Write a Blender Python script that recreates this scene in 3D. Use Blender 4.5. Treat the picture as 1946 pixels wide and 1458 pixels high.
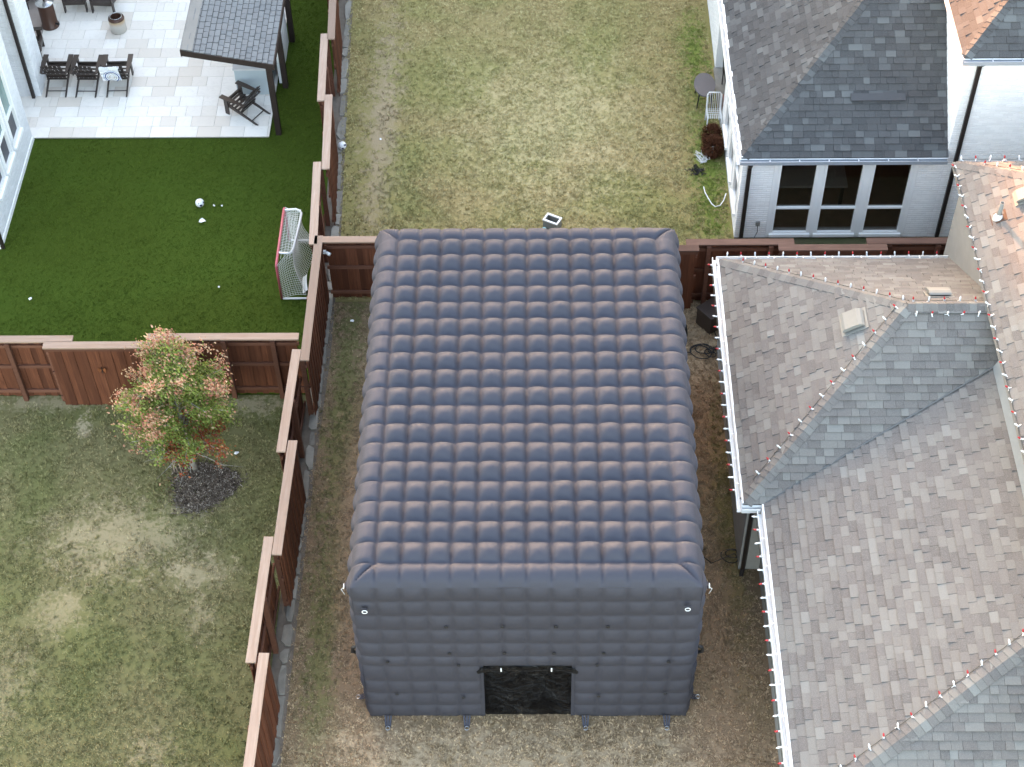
import bpy, math, random
import numpy as np
from mathutils import Vector, Matrix, noise as mnoise
random.seed(7)
RNG = np.random.default_rng(11)
sc = bpy.context.scene
for o in list(bpy.data.objects):
    bpy.data.objects.remove(o)

# ------------------------------------------------------------------ camera
F_PX, IMG_W = 3150.0, 1946.0
pitch, roll, yaw = math.radians(49.74), math.radians(-1.19), math.radians(1.31)
def cam_basis():
    c, s = math.cos(pitch), math.sin(pitch)
    R = Matrix(((1, 0, 0), (0, -s, -c), (0, c, -s)))
    cr, sr = math.cos(roll), math.sin(roll)
    R = Matrix(((cr, -sr, 0), (sr, cr, 0), (0, 0, 1))) @ R
    G = Matrix(((math.cos(yaw), math.sin(yaw), 0), (-math.sin(yaw), math.cos(yaw), 0), (0, 0, 1)))
    return R @ G
CB = cam_basis()
CAM = Vector((0, 0, 28.6))
cd = bpy.data.cameras.new('drone_camera')
cam = bpy.data.objects.new('drone_camera', cd)
sc.collection.objects.link(cam)
cd.sensor_width = 36.0
cd.lens = 36.0 * F_PX / IMG_W
cd.clip_end = 1500
rot = Matrix((CB[0], -CB[1], -CB[2])).transposed()
cam.matrix_world = Matrix.Translation(CAM) @ rot.to_4x4()
sc.camera = cam

# ------------------------------------------------------------------ light
SUN_EL = math.radians(12.0)
sun_dir = Vector((-0.27, 0.963, 0)).normalized() * math.cos(SUN_EL) + Vector((0, 0, math.sin(SUN_EL)))
world = bpy.data.worlds.new('World')
sc.world = world
world.use_nodes = True
wn = world.node_tree
bg = wn.nodes['Background']
sky = wn.nodes.new('ShaderNodeTexSky')
sky.sky_type = 'NISHITA'
sky.sun_disc = False
sky.sun_elevation = SUN_EL
sky.sun_rotation = math.atan2(sun_dir.x, sun_dir.y)
sky.altitude = 200
sky.air_density = 1.0
sky.dust_density = 2.2
sky.ozone_density = 0.3
tint = wn.nodes.new('ShaderNodeMix')      # even warm tint over the whole sky, in place of white balance
tint.data_type = 'RGBA'; tint.blend_type = 'MULTIPLY'
tint.inputs[0].default_value = 1.0
tint.inputs[7].default_value = (1.13, 0.985, 0.86, 1)
wn.links.new(sky.outputs[0], tint.inputs[6])
wn.links.new(tint.outputs[2], bg.inputs[0])
bg.inputs[1].default_value = 0.15
sl = bpy.data.lights.new('sun', 'SUN')
sl.energy = 3.4
sl.angle = math.radians(2.0)
sl.color = (1.0, 0.42, 0.17)
sun = bpy.data.objects.new('sun', sl)
sc.collection.objects.link(sun)
sun.rotation_euler = sun_dir.to_track_quat('Z', 'Y').to_euler()
sun.location = (-30, 60, 30)
vs = sc.view_settings
vs.view_transform = 'Standard'
vs.look = 'None'
vs.exposure = 3.4
vs.gamma = 1.0
vs.use_curve_mapping = False

# ------------------------------------------------------------------ helpers
COL = sc.collection
def empty(name, loc=(0, 0, 0), rz=0.0):
    o = bpy.data.objects.new(name, None)
    o.empty_display_size = 0.2
    o.location = loc
    o.rotation_euler = (0, 0, rz)
    COL.objects.link(o)
    o['org'] = list(loc)
    return o
def tag(o, label=None, cat=None, group=None, kind=None):
    if label: o['label'] = label
    if cat: o['category'] = cat
    if group: o['group'] = group
    if kind: o['kind'] = kind
    return o
def thing(name, label, cat, loc=(0, 0, 0), rz=0.0, group=None):
    return tag(empty(name, loc, rz), label, cat, group)

class MB:
    def __init__(s):
        s.v = []; s.f = []; s.r = []
    def face(s, pts, r=0.0):
        b = len(s.v)
        s.v.extend([tuple(p) for p in pts]); s.f.append(tuple(range(b, b + len(pts)))); s.r.append(r)
    def hexa(s, p, r=0.0):
        b = len(s.v)
        s.v.extend([tuple(q) for q in p])
        for q in ((3, 2, 1, 0), (4, 5, 6, 7), (0, 1, 5, 4), (1, 2, 6, 5), (2, 3, 7, 6), (3, 0, 4, 7)):
            s.f.append(tuple(b + i for i in q)); s.r.append(r)
        return s
    def box(s, x0, x1, y0, y1, z0, z1, r=0.0):
        return s.hexa(((x0, y0, z0), (x1, y0, z0), (x1, y1, z0), (x0, y1, z0), (x0, y0, z1), (x1, y0, z1), (x1, y1, z1), (x0, y1, z1)), r)
    def bar(s, a, b, w, h, up=(0, 0, 1), r=0.0):
        a = Vector(a); b = Vector(b); d = (b - a).normalized(); up = Vector(up)
        sx = d.cross(up)
        if sx.length < 1e-4: sx = d.cross(Vector((0, 1, 0)))
        sx.normalize(); su = sx.cross(d).normalized()
        p = []
        for q in (a, b):
            p.append([q + sx * (w / 2 * i) + su * (h / 2 * j) for i, j in ((-1, -1), (1, -1), (1, 1), (-1, 1))])
        return s.hexa(p[0] + p[1], r)
    def tube(s, pts, rad, n=8, caps=True, r=0.0):
        pts = [Vector(p) for p in pts]
        rads = rad if isinstance(rad, (list, tuple)) else [rad] * len(pts)
        b = len(s.v); ref = Vector((0.31, 0.17, 0.93)); prev = None
        for i, p in enumerate(pts):
            d = (pts[min(i + 1, len(pts) - 1)] - pts[max(i - 1, 0)])
            d = d.normalized() if d.length > 1e-9 else Vector((0, 0, 1))
            if prev is None:
                sx = d.cross(ref)
                if sx.length < 1e-3: sx = d.cross(Vector((1, 0, 0)))
            else:
                sx = prev - d * prev.dot(d)
            sx.normalize(); prev = sx; sy = d.cross(sx)
            for k in range(n):
                a = 2 * math.pi * k / n
                s.v.append(tuple(p + (sx * math.cos(a) + sy * math.sin(a)) * rads[i]))
        for i in range(len(pts) - 1):
            for k in range(n):
                s.f.append((b + i * n + k, b + i * n + (k + 1) % n, b + (i + 1) * n + (k + 1) % n, b + (i + 1) * n + k)); s.r.append(r)
        if caps:
            s.f.append(tuple(b + k for k in reversed(range(n)))); s.r.append(r)
            e = b + (len(pts) - 1) * n
            s.f.append(tuple(e + k for k in range(n))); s.r.append(r)
        return s
    def lathe(s, prof, c=(0, 0, 0), n=32, r=0.0):
        b = len(s.v)
        for (rr, z) in prof:
            for k in range(n):
                a = 2 * math.pi * k / n
                s.v.append((c[0] + rr * math.cos(a), c[1] + rr * math.sin(a), c[2] + z))
        for i in range(len(prof) - 1):
            for k in range(n):
                s.f.append((b + i * n + k, b + i * n + (k + 1) % n, b + (i + 1) * n + (k + 1) % n, b + (i + 1) * n + k)); s.r.append(r)
        return s
    def mesh(s, name, mat, org=(0, 0, 0), smooth=False):
        me = bpy.data.meshes.new(name)
        o = Vector(org)
        me.from_pydata([(v[0] - o[0], v[1] - o[1], v[2] - o[2]) for v in s.v], [], s.f)
        if any(s.r):
            at = me.attributes.new('rnd', 'FLOAT', 'FACE')
            at.data.foreach_set('value', s.r)
        if mat: me.materials.append(mat)
        if smooth:
            me.polygons.foreach_set('use_smooth', [True] * len(me.polygons))
        me.update()
        return me
    def build(s, name, mat, parent=None, smooth=False, org=None, bevel=0.0):
        if org is None:
            org = origin_of(parent)
        o = bpy.data.objects.new(name, s.mesh(name, mat, org, smooth))
        COL.objects.link(o)
        if parent is not None: o.parent = parent
        if bevel:
            m = o.modifiers.new('edge', 'BEVEL'); m.width = bevel; m.segments = 2; m.limit_method = 'ANGLE'
        return o
def origin_of(o):
    while o is not None and o.parent is not None: o = o.parent
    if o is None or 'org' not in o: return (0, 0, 0)
    return tuple(o['org'])
def raw_mesh(name, v, f_tri, mat, attr=None, quads=False):
    """numpy arrays -> mesh; v (N,3), faces (M,k)"""
    me = bpy.data.meshes.new(name)
    k = f_tri.shape[1]
    me.vertices.add(len(v)); me.vertices.foreach_set('co', v.astype(np.float32).ravel())
    me.loops.add(f_tri.size); me.loops.foreach_set('vertex_index', f_tri.astype(np.int32).ravel())
    me.polygons.add(len(f_tri))
    me.polygons.foreach_set('loop_start', (np.arange(len(f_tri)) * k).astype(np.int32))
    me.polygons.foreach_set('loop_total', np.full(len(f_tri), k, np.int32))
    if attr is not None:
        for nm, arr in attr.items():
            if arr.ndim == 1:
                at = me.attributes.new(nm, 'FLOAT', 'FACE'); at.data.foreach_set('value', arr.astype(np.float32))
            else:
                at = me.attributes.new(nm, 'FLOAT_COLOR', 'FACE'); at.data.foreach_set('color', arr.astype(np.float32).ravel())
    me.update(calc_edges=True)
    me.validate()
    if mat: me.materials.append(mat)
    return me
def link_mesh(name, me, parent=None, loc=None):
    o = bpy.data.objects.new(name, me); COL.objects.link(o)
    if parent is not None: o.parent = parent
    if loc is not None: o.location = loc
    return o
def copy_tree(o, parent=None):
    c = o.copy(); COL.objects.link(c); c.parent = parent
    for ch in [q for q in o.children]: copy_tree(ch, c)
    return c

# ------------------------------------------------------------------ materials
class NT:
    def __init__(s, name):
        s.m = bpy.data.materials.new(name); s.m.use_nodes = True
        s.t = s.m.node_tree; s.b = s.t.nodes['Principled BSDF']
    def n(s, typ, **kw):
        q = s.t.nodes.new(typ)
        for k, v in kw.items(): setattr(q, k, v)
        return q
    def link(s, a, b): s.t.links.new(a, b)
    def val(s, sock, v):
        if hasattr(v, 'links') or isinstance(v, bpy.types.NodeSocket): s.link(v, sock)
        else: sock.default_value = v
    def pos(s):
        return s.n('ShaderNodeNewGeometry').outputs['Position']
    def obj(s):
        return s.n('ShaderNodeTexCoord').outputs['Object']
    def noise(s, scale, detail=4, rough=0.55, vec=None, dist=0.0, out='Fac'):
        q = s.n('ShaderNodeTexNoise'); q.inputs['Scale'].default_value = scale
        q.inputs['Detail'].default_value = detail; q.inputs['Roughness'].default_value = rough
        q.inputs['Distortion'].default_value = dist
        s.link(vec if vec is not None else s.pos(), q.inputs['Vector'])
        return q.outputs[out]
    def ramp(s, fac, stops, interp='LINEAR'):
        q = s.n('ShaderNodeValToRGB'); cr = q.color_ramp; cr.interpolation = interp
        while len(cr.elements) < len(stops): cr.elements.new(0.5)
        for e, (p, c) in zip(cr.elements, stops):
            e.position = p; e.color = (c[0], c[1], c[2], 1) if hasattr(c, '__len__') else (c, c, c, 1)
        s.link(fac, q.inputs[0]); return q.outputs[0]
    def mix(s, fac, a, b, mode='MIX'):
        q = s.n('ShaderNodeMix', data_type='RGBA', blend_type=mode)
        s.val(q.inputs[0], fac)
        for sock, v in ((q.inputs[6], a), (q.inputs[7], b)):
            if isinstance(v, bpy.types.NodeSocket): s.link(v, sock)
            else: sock.default_value = (v[0], v[1], v[2], 1)
        return q.outputs[2]
    def math(s, op, a, b=0.0, clamp=False):
        q = s.n('ShaderNodeMath', operation=op, use_clamp=clamp); s.val(q.inputs[0], a); s.val(q.inputs[1], b); return q.outputs[0]
    def attr(s, name, out='Fac'):
        q = s.n('ShaderNodeAttribute', attribute_name=name); return q.outputs[out]
    def rnd(s, k=1.0):
        """per piece random: face attribute plus object random"""
        a = s.math('ADD', s.attr('rnd'), s.n('ShaderNodeObjectInfo').outputs['Random'])
        return s.math('FRACT', s.math('MULTIPLY', a, k))
    def scale(s, vec, sc_):
        q = s.n('ShaderNodeMapping'); q.inputs['Scale'].default_value = sc_; s.link(vec, q.inputs['Vector']); return q.outputs[0]
    def bump(s, h, strength=0.3, dist=0.02):
        q = s.n('ShaderNodeBump'); q.inputs['Strength'].default_value = strength; q.inputs['Distance'].default_value = dist
        s.link(h, q.inputs['Height']); s.link(q.outputs[0], s.b.inputs['Normal'])
    def fin(s, col=None, rough=0.7, metal=0.0, spec=0.5):
        if col is not None: s.val(s.b.inputs['Base Color'], col if isinstance(col, bpy.types.NodeSocket) else (*col, 1))
        s.val(s.b.inputs['Roughness'], rough)
        s.b.inputs['Metallic'].default_value = metal
        s.b.inputs['Specular IOR Level'].default_value = spec
        return s.m
def plain(name, col, rough=0.6, metal=0.0, spec=0.4, var=0.12, nscale=6.0, bump=0.0):
    t = NT(name); p = t.obj()
    n = t.noise(nscale, 5, 0.6, p)
    c = t.mix(n, [max(0, x * (1 - var * 2)) for x in col], [min(1, x * (1 + var * 1.6)) for x in col])
    r = t.math('ADD', t.math('MULTIPLY', t.noise(nscale * 2.3, 3, 0.5, p), 0.15), rough - 0.07)
    if bump: t.bump(t.noise(nscale * 8, 4, 0.6, p), bump, 0.01)
    return t.fin(c, r, metal, spec)

def shingle_mat(name, stops, fine=90.0):
    t = NT(name)
    c = t.ramp(t.rnd(), stops, 'LINEAR')
    p = t.pos()
    g = t.noise(fine, 2, 0.8, p)
    c = t.mix(t.math('MULTIPLY', t.math('SUBTRACT', g, 0.42, True), 2.2), c, [min(1, x * 1.7) for x in stops[-2][1]])
    st = t.noise(0.8, 4, 0.6, p)
    c = t.mix(t.math('MULTIPLY', st, 0.35), c, [x * 0.75 for x in stops[1][1]])
    hue = t.rnd(7.31)
    c = t.mix(t.math('MULTIPLY', hue, 0.22), c, [stops[2][1][0] * 1.08, stops[2][1][1] * 0.98, stops[2][1][2] * 0.94])
    t.bump(g, 0.35, 0.004)
    return t.fin(c, 0.92, 0, 0.25)
M = {}
M['shingle_taupe'] = shingle_mat('shingle_taupe', [(0, (0.096, 0.089, 0.087)), (.25, (0.124, 0.115, 0.112)), (.5, (0.146, 0.138, 0.133)), (.72, (0.169, 0.163, 0.152)), (.88, (0.190, 0.186, 0.175)), (1, (0.219, 0.220, 0.210))])
M['shingle_slate'] = shingle_mat('shingle_slate', [(0, (0.042, 0.041, 0.044)), (.3, (0.053, 0.053, 0.056)), (.55, (0.065, 0.065, 0.068)), (.78, (0.079, 0.080, 0.084)), (.9, (0.104, 0.109, 0.112)), (1, (0.137, 0.144, 0.146))])
M['shingle_blue'] = shingle_mat('shingle_blue', [(0, (0.137, 0.144, 0.152)), (.3, (0.149, 0.157, 0.165)), (.55, (0.158, 0.165, 0.173)), (.78, (0.166, 0.174, 0.181)), (.9, (0.172, 0.180, 0.186)), (1, (0.178, 0.186, 0.192))])
def lawn_mat(name, c_dark, c_mid, c_light, c_green, green_amt=0.4, patches=(), scale=1.0):
    t = NT(name); p = t.pos()
    big = t.noise(0.35 * scale, 5, 0.6, p, 0.4)
    med = t.noise(2.2 * scale, 5, 0.65, p)
    fine = t.noise(16, 3, 0.7, p)
    r = t.attr('rnd')
    f = t.math('ADD', t.math('MULTIPLY', med, 0.30), t.math('ADD', t.math('MULTIPLY', fine, 0.25), t.math('MULTIPLY', r, 0.78)))
    c = t.ramp(f, [(.30, c_dark), (.62, c_mid), (.98, c_light)])
    g = t.ramp(big, [(.40, 0.0), (.62, 1.0)])
    gm = t.math('MULTIPLY', g, green_amt)
    c = t.mix(gm, c, t.mix(r, [x * .7 for x in c_green], [x * 1.25 for x in c_green]))
    for (px, py, rx, ry, col, amt) in patches:
        sx = t.n('ShaderNodeSeparateXYZ'); t.link(p, sx.inputs[0])
        dx = t.math('MULTIPLY', t.math('SUBTRACT', sx.outputs[0], px), 1 / rx)
        dy = t.math('MULTIPLY', t.math('SUBTRACT', sx.outputs[1], py), 1 / ry)
        d = t.math('SQRT', t.math('ADD', t.math('MULTIPLY', dx, dx), t.math('MULTIPLY', dy, dy)))
        d = t.math('ADD', d, t.math('MULTIPLY', t.math('SUBTRACT', t.math('ADD', t.math('MULTIPLY', t.noise(3.1, 7, 0.8, p, .6), .65), t.math('MULTIPLY', t.noise(13, 3, .6, p), .35)), 0.5), 8.5))
        mk = t.math('MULTIPLY', t.math('MULTIPLY', t.math('SUBTRACT', 1.15, d, True), 1.1, True), amt)
        c = t.mix(mk, c, t.mix(r, [x * .78 for x in col], [x * 1.2 for x in col]))
    t.bump(t.noise(40, 4, 0.7, p), 0.8, 0.03)
    return t.fin(c, 0.95, 0, 0.1)
def wood_mat(name, ca, cb, cc, grain_axis=2, rough=0.75, gs=1.0, use_rnd=True):
    t = NT(name); p = t.pos()
    scl = [16 * gs, 16 * gs, 16 * gs]; scl[grain_axis] = .9 * gs
    q = t.scale(p, scl)
    w = t.noise(1.0, 6, 0.65, q, 1.2)
    c = t.ramp(w, [(.28, ca), (.52, cb), (.75, cc)])
    if use_rnd:
        r = t.rnd(3.7)
        c = t.mix(t.math('MULTIPLY', r, 0.75), c, [x * 0.6 for x in ca])
    st = t.noise(1.4, 5, 0.6, p)
    c = t.mix(t.math('MULTIPLY', t.math('SUBTRACT', st, .5, True), 1.2), c, [x * .6 for x in cb])
    t.bump(w, 0.25, 0.006)
    return t.fin(c, rough, 0, 0.25)
M['picket'] = wood_mat('stained_picket', (0.078, 0.025, 0.013), (0.133, 0.047, 0.024), (0.189, 0.073, 0.040), 2)
M['rail_x'] = wood_mat('stained_rail', (0.110, 0.045, 0.028), (0.166, 0.074, 0.049), (0.221, 0.106, 0.074), 0)
M['rail_y'] = wood_mat('stained_rail_deep', (0.110, 0.045, 0.028), (0.166, 0.074, 0.049), (0.221, 0.106, 0.074), 1)
M['cap_y'] = wood_mat('weathered_cap_deep', (0.294, 0.204, 0.157), (0.368, 0.276, 0.223), (0.442, 0.359, 0.308), 1, 0.8)
M['cap_x'] = wood_mat('weathered_cap', (0.280, 0.186, 0.137), (0.338, 0.244, 0.192), (0.405, 0.316, 0.260), 0, 0.8)
M['cap_dark'] = wood_mat('stained_cap', (0.104, 0.056, 0.042), (0.144, 0.084, 0.064), (0.192, 0.116, 0.092), 0, 0.8)
def brick_mat(name, col, speck):
    t = NT(name); p = t.pos()
    r = t.rnd(1.0)
    c = t.mix(r, [x * .93 for x in col], [min(.9, x * 1.03) for x in col])
    n = t.noise(35, 4, 0.7, p)
    c = t.mix(t.math('MULTIPLY', t.math('SUBTRACT', n, .55, True), speck), c, (.42, .42, .44))
    t.bump(t.noise(60, 3, 0.6, p), 0.4, 0.006)
    return t.fin(c, 0.75, 0, 0.3)
M['brick_white'] = brick_mat('painted_white_brick', (.87, .86, .855), 0.4)
M['brick_grey'] = brick_mat('washed_white_brick', (.74, .75, .77), 2.0)
M['mortar_white'] = plain('painted_mortar', (.80, .79, .79), 0.85, var=.05, nscale=3)
M['white_paint'] = plain('white_trim_paint', (.86, .86, .86), 0.45, var=.03, nscale=2)
M['stucco'] = plain('beige_stucco', (0.246, 0.238, 0.220), 0.9, var=.10, nscale=2.5, bump=.2)
M['slab_side'] = plain('grey_painted_brick', (0.295, 0.291, 0.288), 0.85, var=.10, nscale=4, bump=.2)
M['gutter_white'] = plain('white_gutter_metal', (.72, .73, .74), 0.35, 0.0, 0.5, .04, 3)
M['gutter_grey'] = plain('grey_gutter_metal', (.42, .46, .52), 0.3, 0.4, 0.5, .06, 3)
M['dark_metal'] = plain('dark_bronze_metal', (.028, .022, .020), 0.45, 0.3, 0.5, .1, 8)
M['black'] = plain('black_plastic', (.014, .013, .014), 0.5, 0, 0.4, .1, 8)
M['vent_grey'] = plain('grey_roof_vent_plastic', (0.221, 0.217, 0.200), 0.6, 0, 0.35, .06, 4)
M['vent_dark'] = plain('slate_vent_metal', (.060, .060, .066), 0.6, 0, 0.4, .1, 8)
M['strip_grey'] = plain('grey_edge_metal', (0.197, 0.193, 0.184), 0.6, 0, 0.4, .1, 3)
M['collar_brown'] = plain('rusty_brown_collar', (.085, .045, .03), 0.7, 0, 0.3, .25, 9)
M['flashing'] = plain('grey_flashing_metal', (.30, .32, .33), 0.45, 0.5, 0.5, .12, 4)
M['chair'] = plain('dark_brown_resin_wood', (0.039, 0.027, 0.022), 0.42, 0, 0.5, .15, 10)
M['pavilion_wood'] = plain('dark_brown_beam', (0.025, 0.016, 0.014), 0.6, 0, 0.35, .2, 5)
M['counter'] = plain('pale_blue_grey_stone', (0.377, 0.426, 0.456), 0.35, 0, 0.5, .05, 3)
M['counter_top'] = plain('grey_stone_top', (.52, .51, .51), 0.3, 0, 0.5, .08, 6)
M['steel'] = plain('brushed_steel', (.55, .55, .56), 0.28, 0.9, 0.5, .06, 12)
M['heater_brown'] = plain('brown_heater_enamel', (.075, .036, .024), 0.35, 0.2, 0.5, .08, 5)
M['bulb_red'] = plain('red_bulb_plastic', (.42, .02, .025), 0.2, 0, 0.6, .05, 5)
M['bulb_white'] = plain('white_bulb_plastic', (.82, .83, .84), 0.2, 0, 0.6, .03, 5)
M['wire'] = plain('green_black_wire', (.02, .025, .02), 0.5, 0, 0.4, .1, 5)
M['clip'] = plain('white_clip_plastic', (.75, .76, .77), 0.4, 0, 0.4, .03, 5)
M['goal_red'] = plain('faded_red_pipe_paint', (.46, .10, .125), 0.35, 0, 0.5, .1, 4)
M['net'] = plain('white_net_cord', (.66, .66, .63), 0.8, 0, 0.2, .06, 5)
M['dirt'] = plain('bare_soil', (0.164, 0.139, 0.116), 0.95, 0, 0.1, .25, 5, .6)
M['concrete'] = plain('pale_concrete', (0.279, 0.262, 0.232), 0.9, 0, 0.2, .15, 5, .3)
M['stone'] = plain('grey_limestone', (0.221, 0.205, 0.180), 0.9, 0, 0.2, .2, 7, .5)
M['bark'] = plain('grey_bark', (.30, .28, .26), 0.9, 0, 0.2, .25, 14, .6)
M['rug'] = plain('taupe_outdoor_rug', (.40, .34, .31), 0.95, 0, 0.1, .08, 9)
M['room'] = plain('dim_room_wall', (.55, .46, .38), 0.8, 0, 0.2, .2, 2)
M['room_floor'] = plain('dim_room_floor', (.52, .33, .21), 0.35, 0, 0.4, .2, 3)
M['table_wood'] = plain('pale_table_top', (.72, .69, .65), 0.4, 0, 0.4, .1, 4)
M['table_grey'] = plain('grey_woven_table', (.13, .12, .125), 0.6, 0, 0.3, .1, 30)
M['dead_leaf'] = plain('dead_brown_needles', (.12, .05, .028), 0.9, 0, 0.1, .3, 30)
M['paper'] = plain('white_paper', (.80, .80, .82), 0.7, 0, 0.2, .03, 5)
M['cyan_plastic'] = plain('pale_turquoise_plastic', (.35, .62, .66), 0.4, 0, 0.4, .05, 5)
M['cushion'] = plain('grey_cushion_fabric', (.50, .51, .52), 0.9, 0, 0.2, .05, 9)
M['red_wood'] = plain('reddish_bench_wood', (.20, .085, .075), 0.6, 0, 0.3, .1, 9)

def travertine():
    t = NT('travertine_paver'); p = t.pos()
    r = t.rnd(1.0)
    c = t.ramp(r, [(0, (.70, .625, .55)), (.25, (.79, .73, .665)), (.6, (.84, .79, .735)), (1, (.87, .83, .78))])
    n = t.noise(5, 6, 0.7, p, 1.5)
    c = t.mix(t.math('MULTIPLY', t.math('SUBTRACT', n, .5, True), 1.4), c, (.58, .53, .49))
    t.bump(n, 0.1, 0.004)
    return t.fin(c, 0.55, 0, 0.4)
M['travertine'] = travertine()
def fabric():
    t = NT('charcoal_nylon'); p = t.obj()
    weave = t.noise(1.0, 2, 0.7, t.scale(p, (160, 160, 160)))
    n = t.noise(1.3, 4, 0.6, p)
    c = t.mix(n, (.0100, .0092, .0140), (.0145, .0132, .0190))
    c = t.mix(t.math('MULTIPLY', weave, .3), c, (.024, .022, .030))
    wr = t.noise(1.0, 5, 0.6, t.scale(p, (7, 7, 2.0)), 1.5)
    t.bump(wr, 0.14, 0.05)
    t.b.inputs['Specular Tint'].default_value = (.78, .82, 1.0, 1)
    t.b.inputs['IOR'].default_value = 1.55
    return t.fin(c, 0.74, 0, 1.0)
M['nylon'] = fabric()
def vinyl():
    t = NT('black_vinyl_curtain'); p = t.obj()
    t.bump(t.noise(1.0, 6, 0.65, t.scale(p, (3.2, 2, 6)), 2.4), 1.0, 0.35)
    return t.fin((.008, .0065, .0065), 0.16, 0, 0.6)
M['vinyl'] = vinyl()
def glass(name, tint, refl):
    t = NT(name)
    tr = t.n('ShaderNodeBsdfTransparent'); tr.inputs[0].default_value = (*tint, 1)
    gl = t.n('ShaderNodeBsdfGlossy'); gl.inputs['Roughness'].default_value = 0.02
    lw_ = t.n('ShaderNodeLayerWeight'); fac = t.math('ADD', t.math('MULTIPLY', t.math('POWER', lw_.outputs['Facing'], 3.0), .7), refl)
    mx = t.n('ShaderNodeMixShader'); t.link(fac, mx.inputs[0]); t.link(tr.outputs[0], mx.inputs[1]); t.link(gl.outputs[0], mx.inputs[2])
    t.link(mx.outputs[0], t.t.nodes['Material Output'].inputs['Surface'])
    return t.m
M['glass'] = glass('window_glass', (.62, .60, .58), .05)
M['glass_green'] = plain('greenish_reflective_glass', (.16, .26, .25), 0.06, 0, 0.9, .25, 1.2)
M['glass_screen'] = plain('dark_insect_screen', (.085, .085, .10), 0.5, 0, 0.4, .1, 3)

M['lawn_ours'] = lawn_mat('dormant_brown_lawn', (0.252, 0.177, 0.113), (0.444, 0.321, 0.212), (0.696, 0.519, 0.351), (0.230, 0.224, 0.090), .22,
    [(-4.35, 24, .40, 4.5, (0.192, 0.204, 0.072), .75), (-4.3, 17.3, .35, 3.5, (0.208, 0.216, 0.078), .7), (-3.8, 20.5, .45, 3.0, (0.488, 0.335, 0.226), .7), (3.8, 23.2, .8, 2.4, (0.444, 0.276, 0.166), .8),
     (4.05, 20.2, .30, 4.0, (0.192, 0.184, 0.065), .7), (-0.5, 14.6, 4.5, 1.0, (0.680, 0.525, 0.351), .75), (3.5, 25.6, 1.0, 1.2, (0.592, 0.446, 0.292), .7), (3.6, 17.0, .6, 2.6, (0.415, 0.282, 0.178), .6)], 1.2)
M['lawn_left'] = lawn_mat('patchy_green_lawn', (0.168, 0.152, 0.071), (0.276, 0.242, 0.119), (0.444, 0.376, 0.200), (0.155, 0.187, 0.053), .45,
    [(-8.7, 20.0, 1.6, 1.0, (0.619, 0.497, 0.330), 0.46), (-7.0, 19.1, .7, .45, (0.619, 0.497, 0.330), 0.40), (-9.7, 18.2, .55, .6, (0.593, 0.472, 0.311), 0.34), (-10.06, 23.0, .18, .28, (0.742, 0.606, 0.428), 0.62),
     (-6.8, 18.0, .3, .5, (0.578, 0.460, 0.302), 0.37), (-10.5, 16.4, .5, .9, (0.578, 0.460, 0.302), 0.31), (-6.3, 23.6, .9, .28, (0.578, 0.466, 0.323), 0.56), (-10.9, 23.7, 1.5, .25, (0.538, 0.436, 0.292), 0.50), (-7.4, 15.0, .5, .4, (0.593, 0.460, 0.311), 0.34)], 1.4)
M['lawn_far'] = lawn_mat('yellow_green_lawn', (0.289, 0.230, 0.106), (0.527, 0.428, 0.218), (0.734, 0.633, 0.352), (0.297, 0.317, 0.099), .5,
    [(-4.0, 33.2, .5, 4.5, (0.474, 0.373, 0.252), .85), (4.35, 31.0, .45, 3.2, (0.191, 0.267, 0.047), .85), (4.3, 36.0, .45, 1.6, (0.199, 0.274, 0.050), .8), (0.4, 33.0, 2.6, 3.0, (0.734, 0.621, 0.368), .5), (-3.2, 30.0, .6, 2.0, (0.289, 0.299, 0.112), .4)], 1.1)
M['turf'] = lawn_mat('synthetic_turf', (0.046, 0.070, 0.008), (0.086, 0.126, 0.017), (0.138, 0.191, 0.030), (0.079, 0.133, 0.017), .5, [], 0.9)
M['ground'] = lawn_mat('neighbourhood_ground', (.11, .10, .06), (.18, .165, .10), (.26, .23, .15), (.10, .13, .05), .5)

# ------------------------------------------------------------------ ground
def sheet(name, poly, z, mat):
    b = MB(); b.face([(x, y, z) for x, y in poly]); o = b.build(name, mat); return tag(o, kind='structure')
sheet('ground', [(-400, -300), (400, -300), (400, 500), (-400, 500)], -0.03, M['ground'])
def fx(y):   # centre line of the long fence
    return np.interp(y, [10, 14, 18, 22, 25, 29, 34, 40], [-5.26, -5.2, -5.17, -5.13, -5.05, -5.1, -5.30, -5.5])
sheet('lawn_ours', [(-5.2, 8), (4.6, 8), (4.6, 26.75), (-5.03, 26.75), (-5.13, 22)], 0.0, M['lawn_ours'])
sheet('lawn_side', [(-30, 8), (-5.21, 8), (-5.14, 22), (-5.09, 23.9), (-30, 23.9)], 0.0, M['lawn_left'])
sheet('lawn_far', [(-5.02, 26.76), (4.82, 26.76), (4.82, 50), (-5.7, 50), (-5.3, 34), (-5.1, 29)], 0.0, M['lawn_far'])
sheet('synthetic_turf_lawn', [(-20, 23.91), (-5.1, 23.91), (-5.04, 26.75), (-5.11, 29), (-5.31, 34), (-5.71, 50), (-20, 50)], 0.0, M['turf'])

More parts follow.
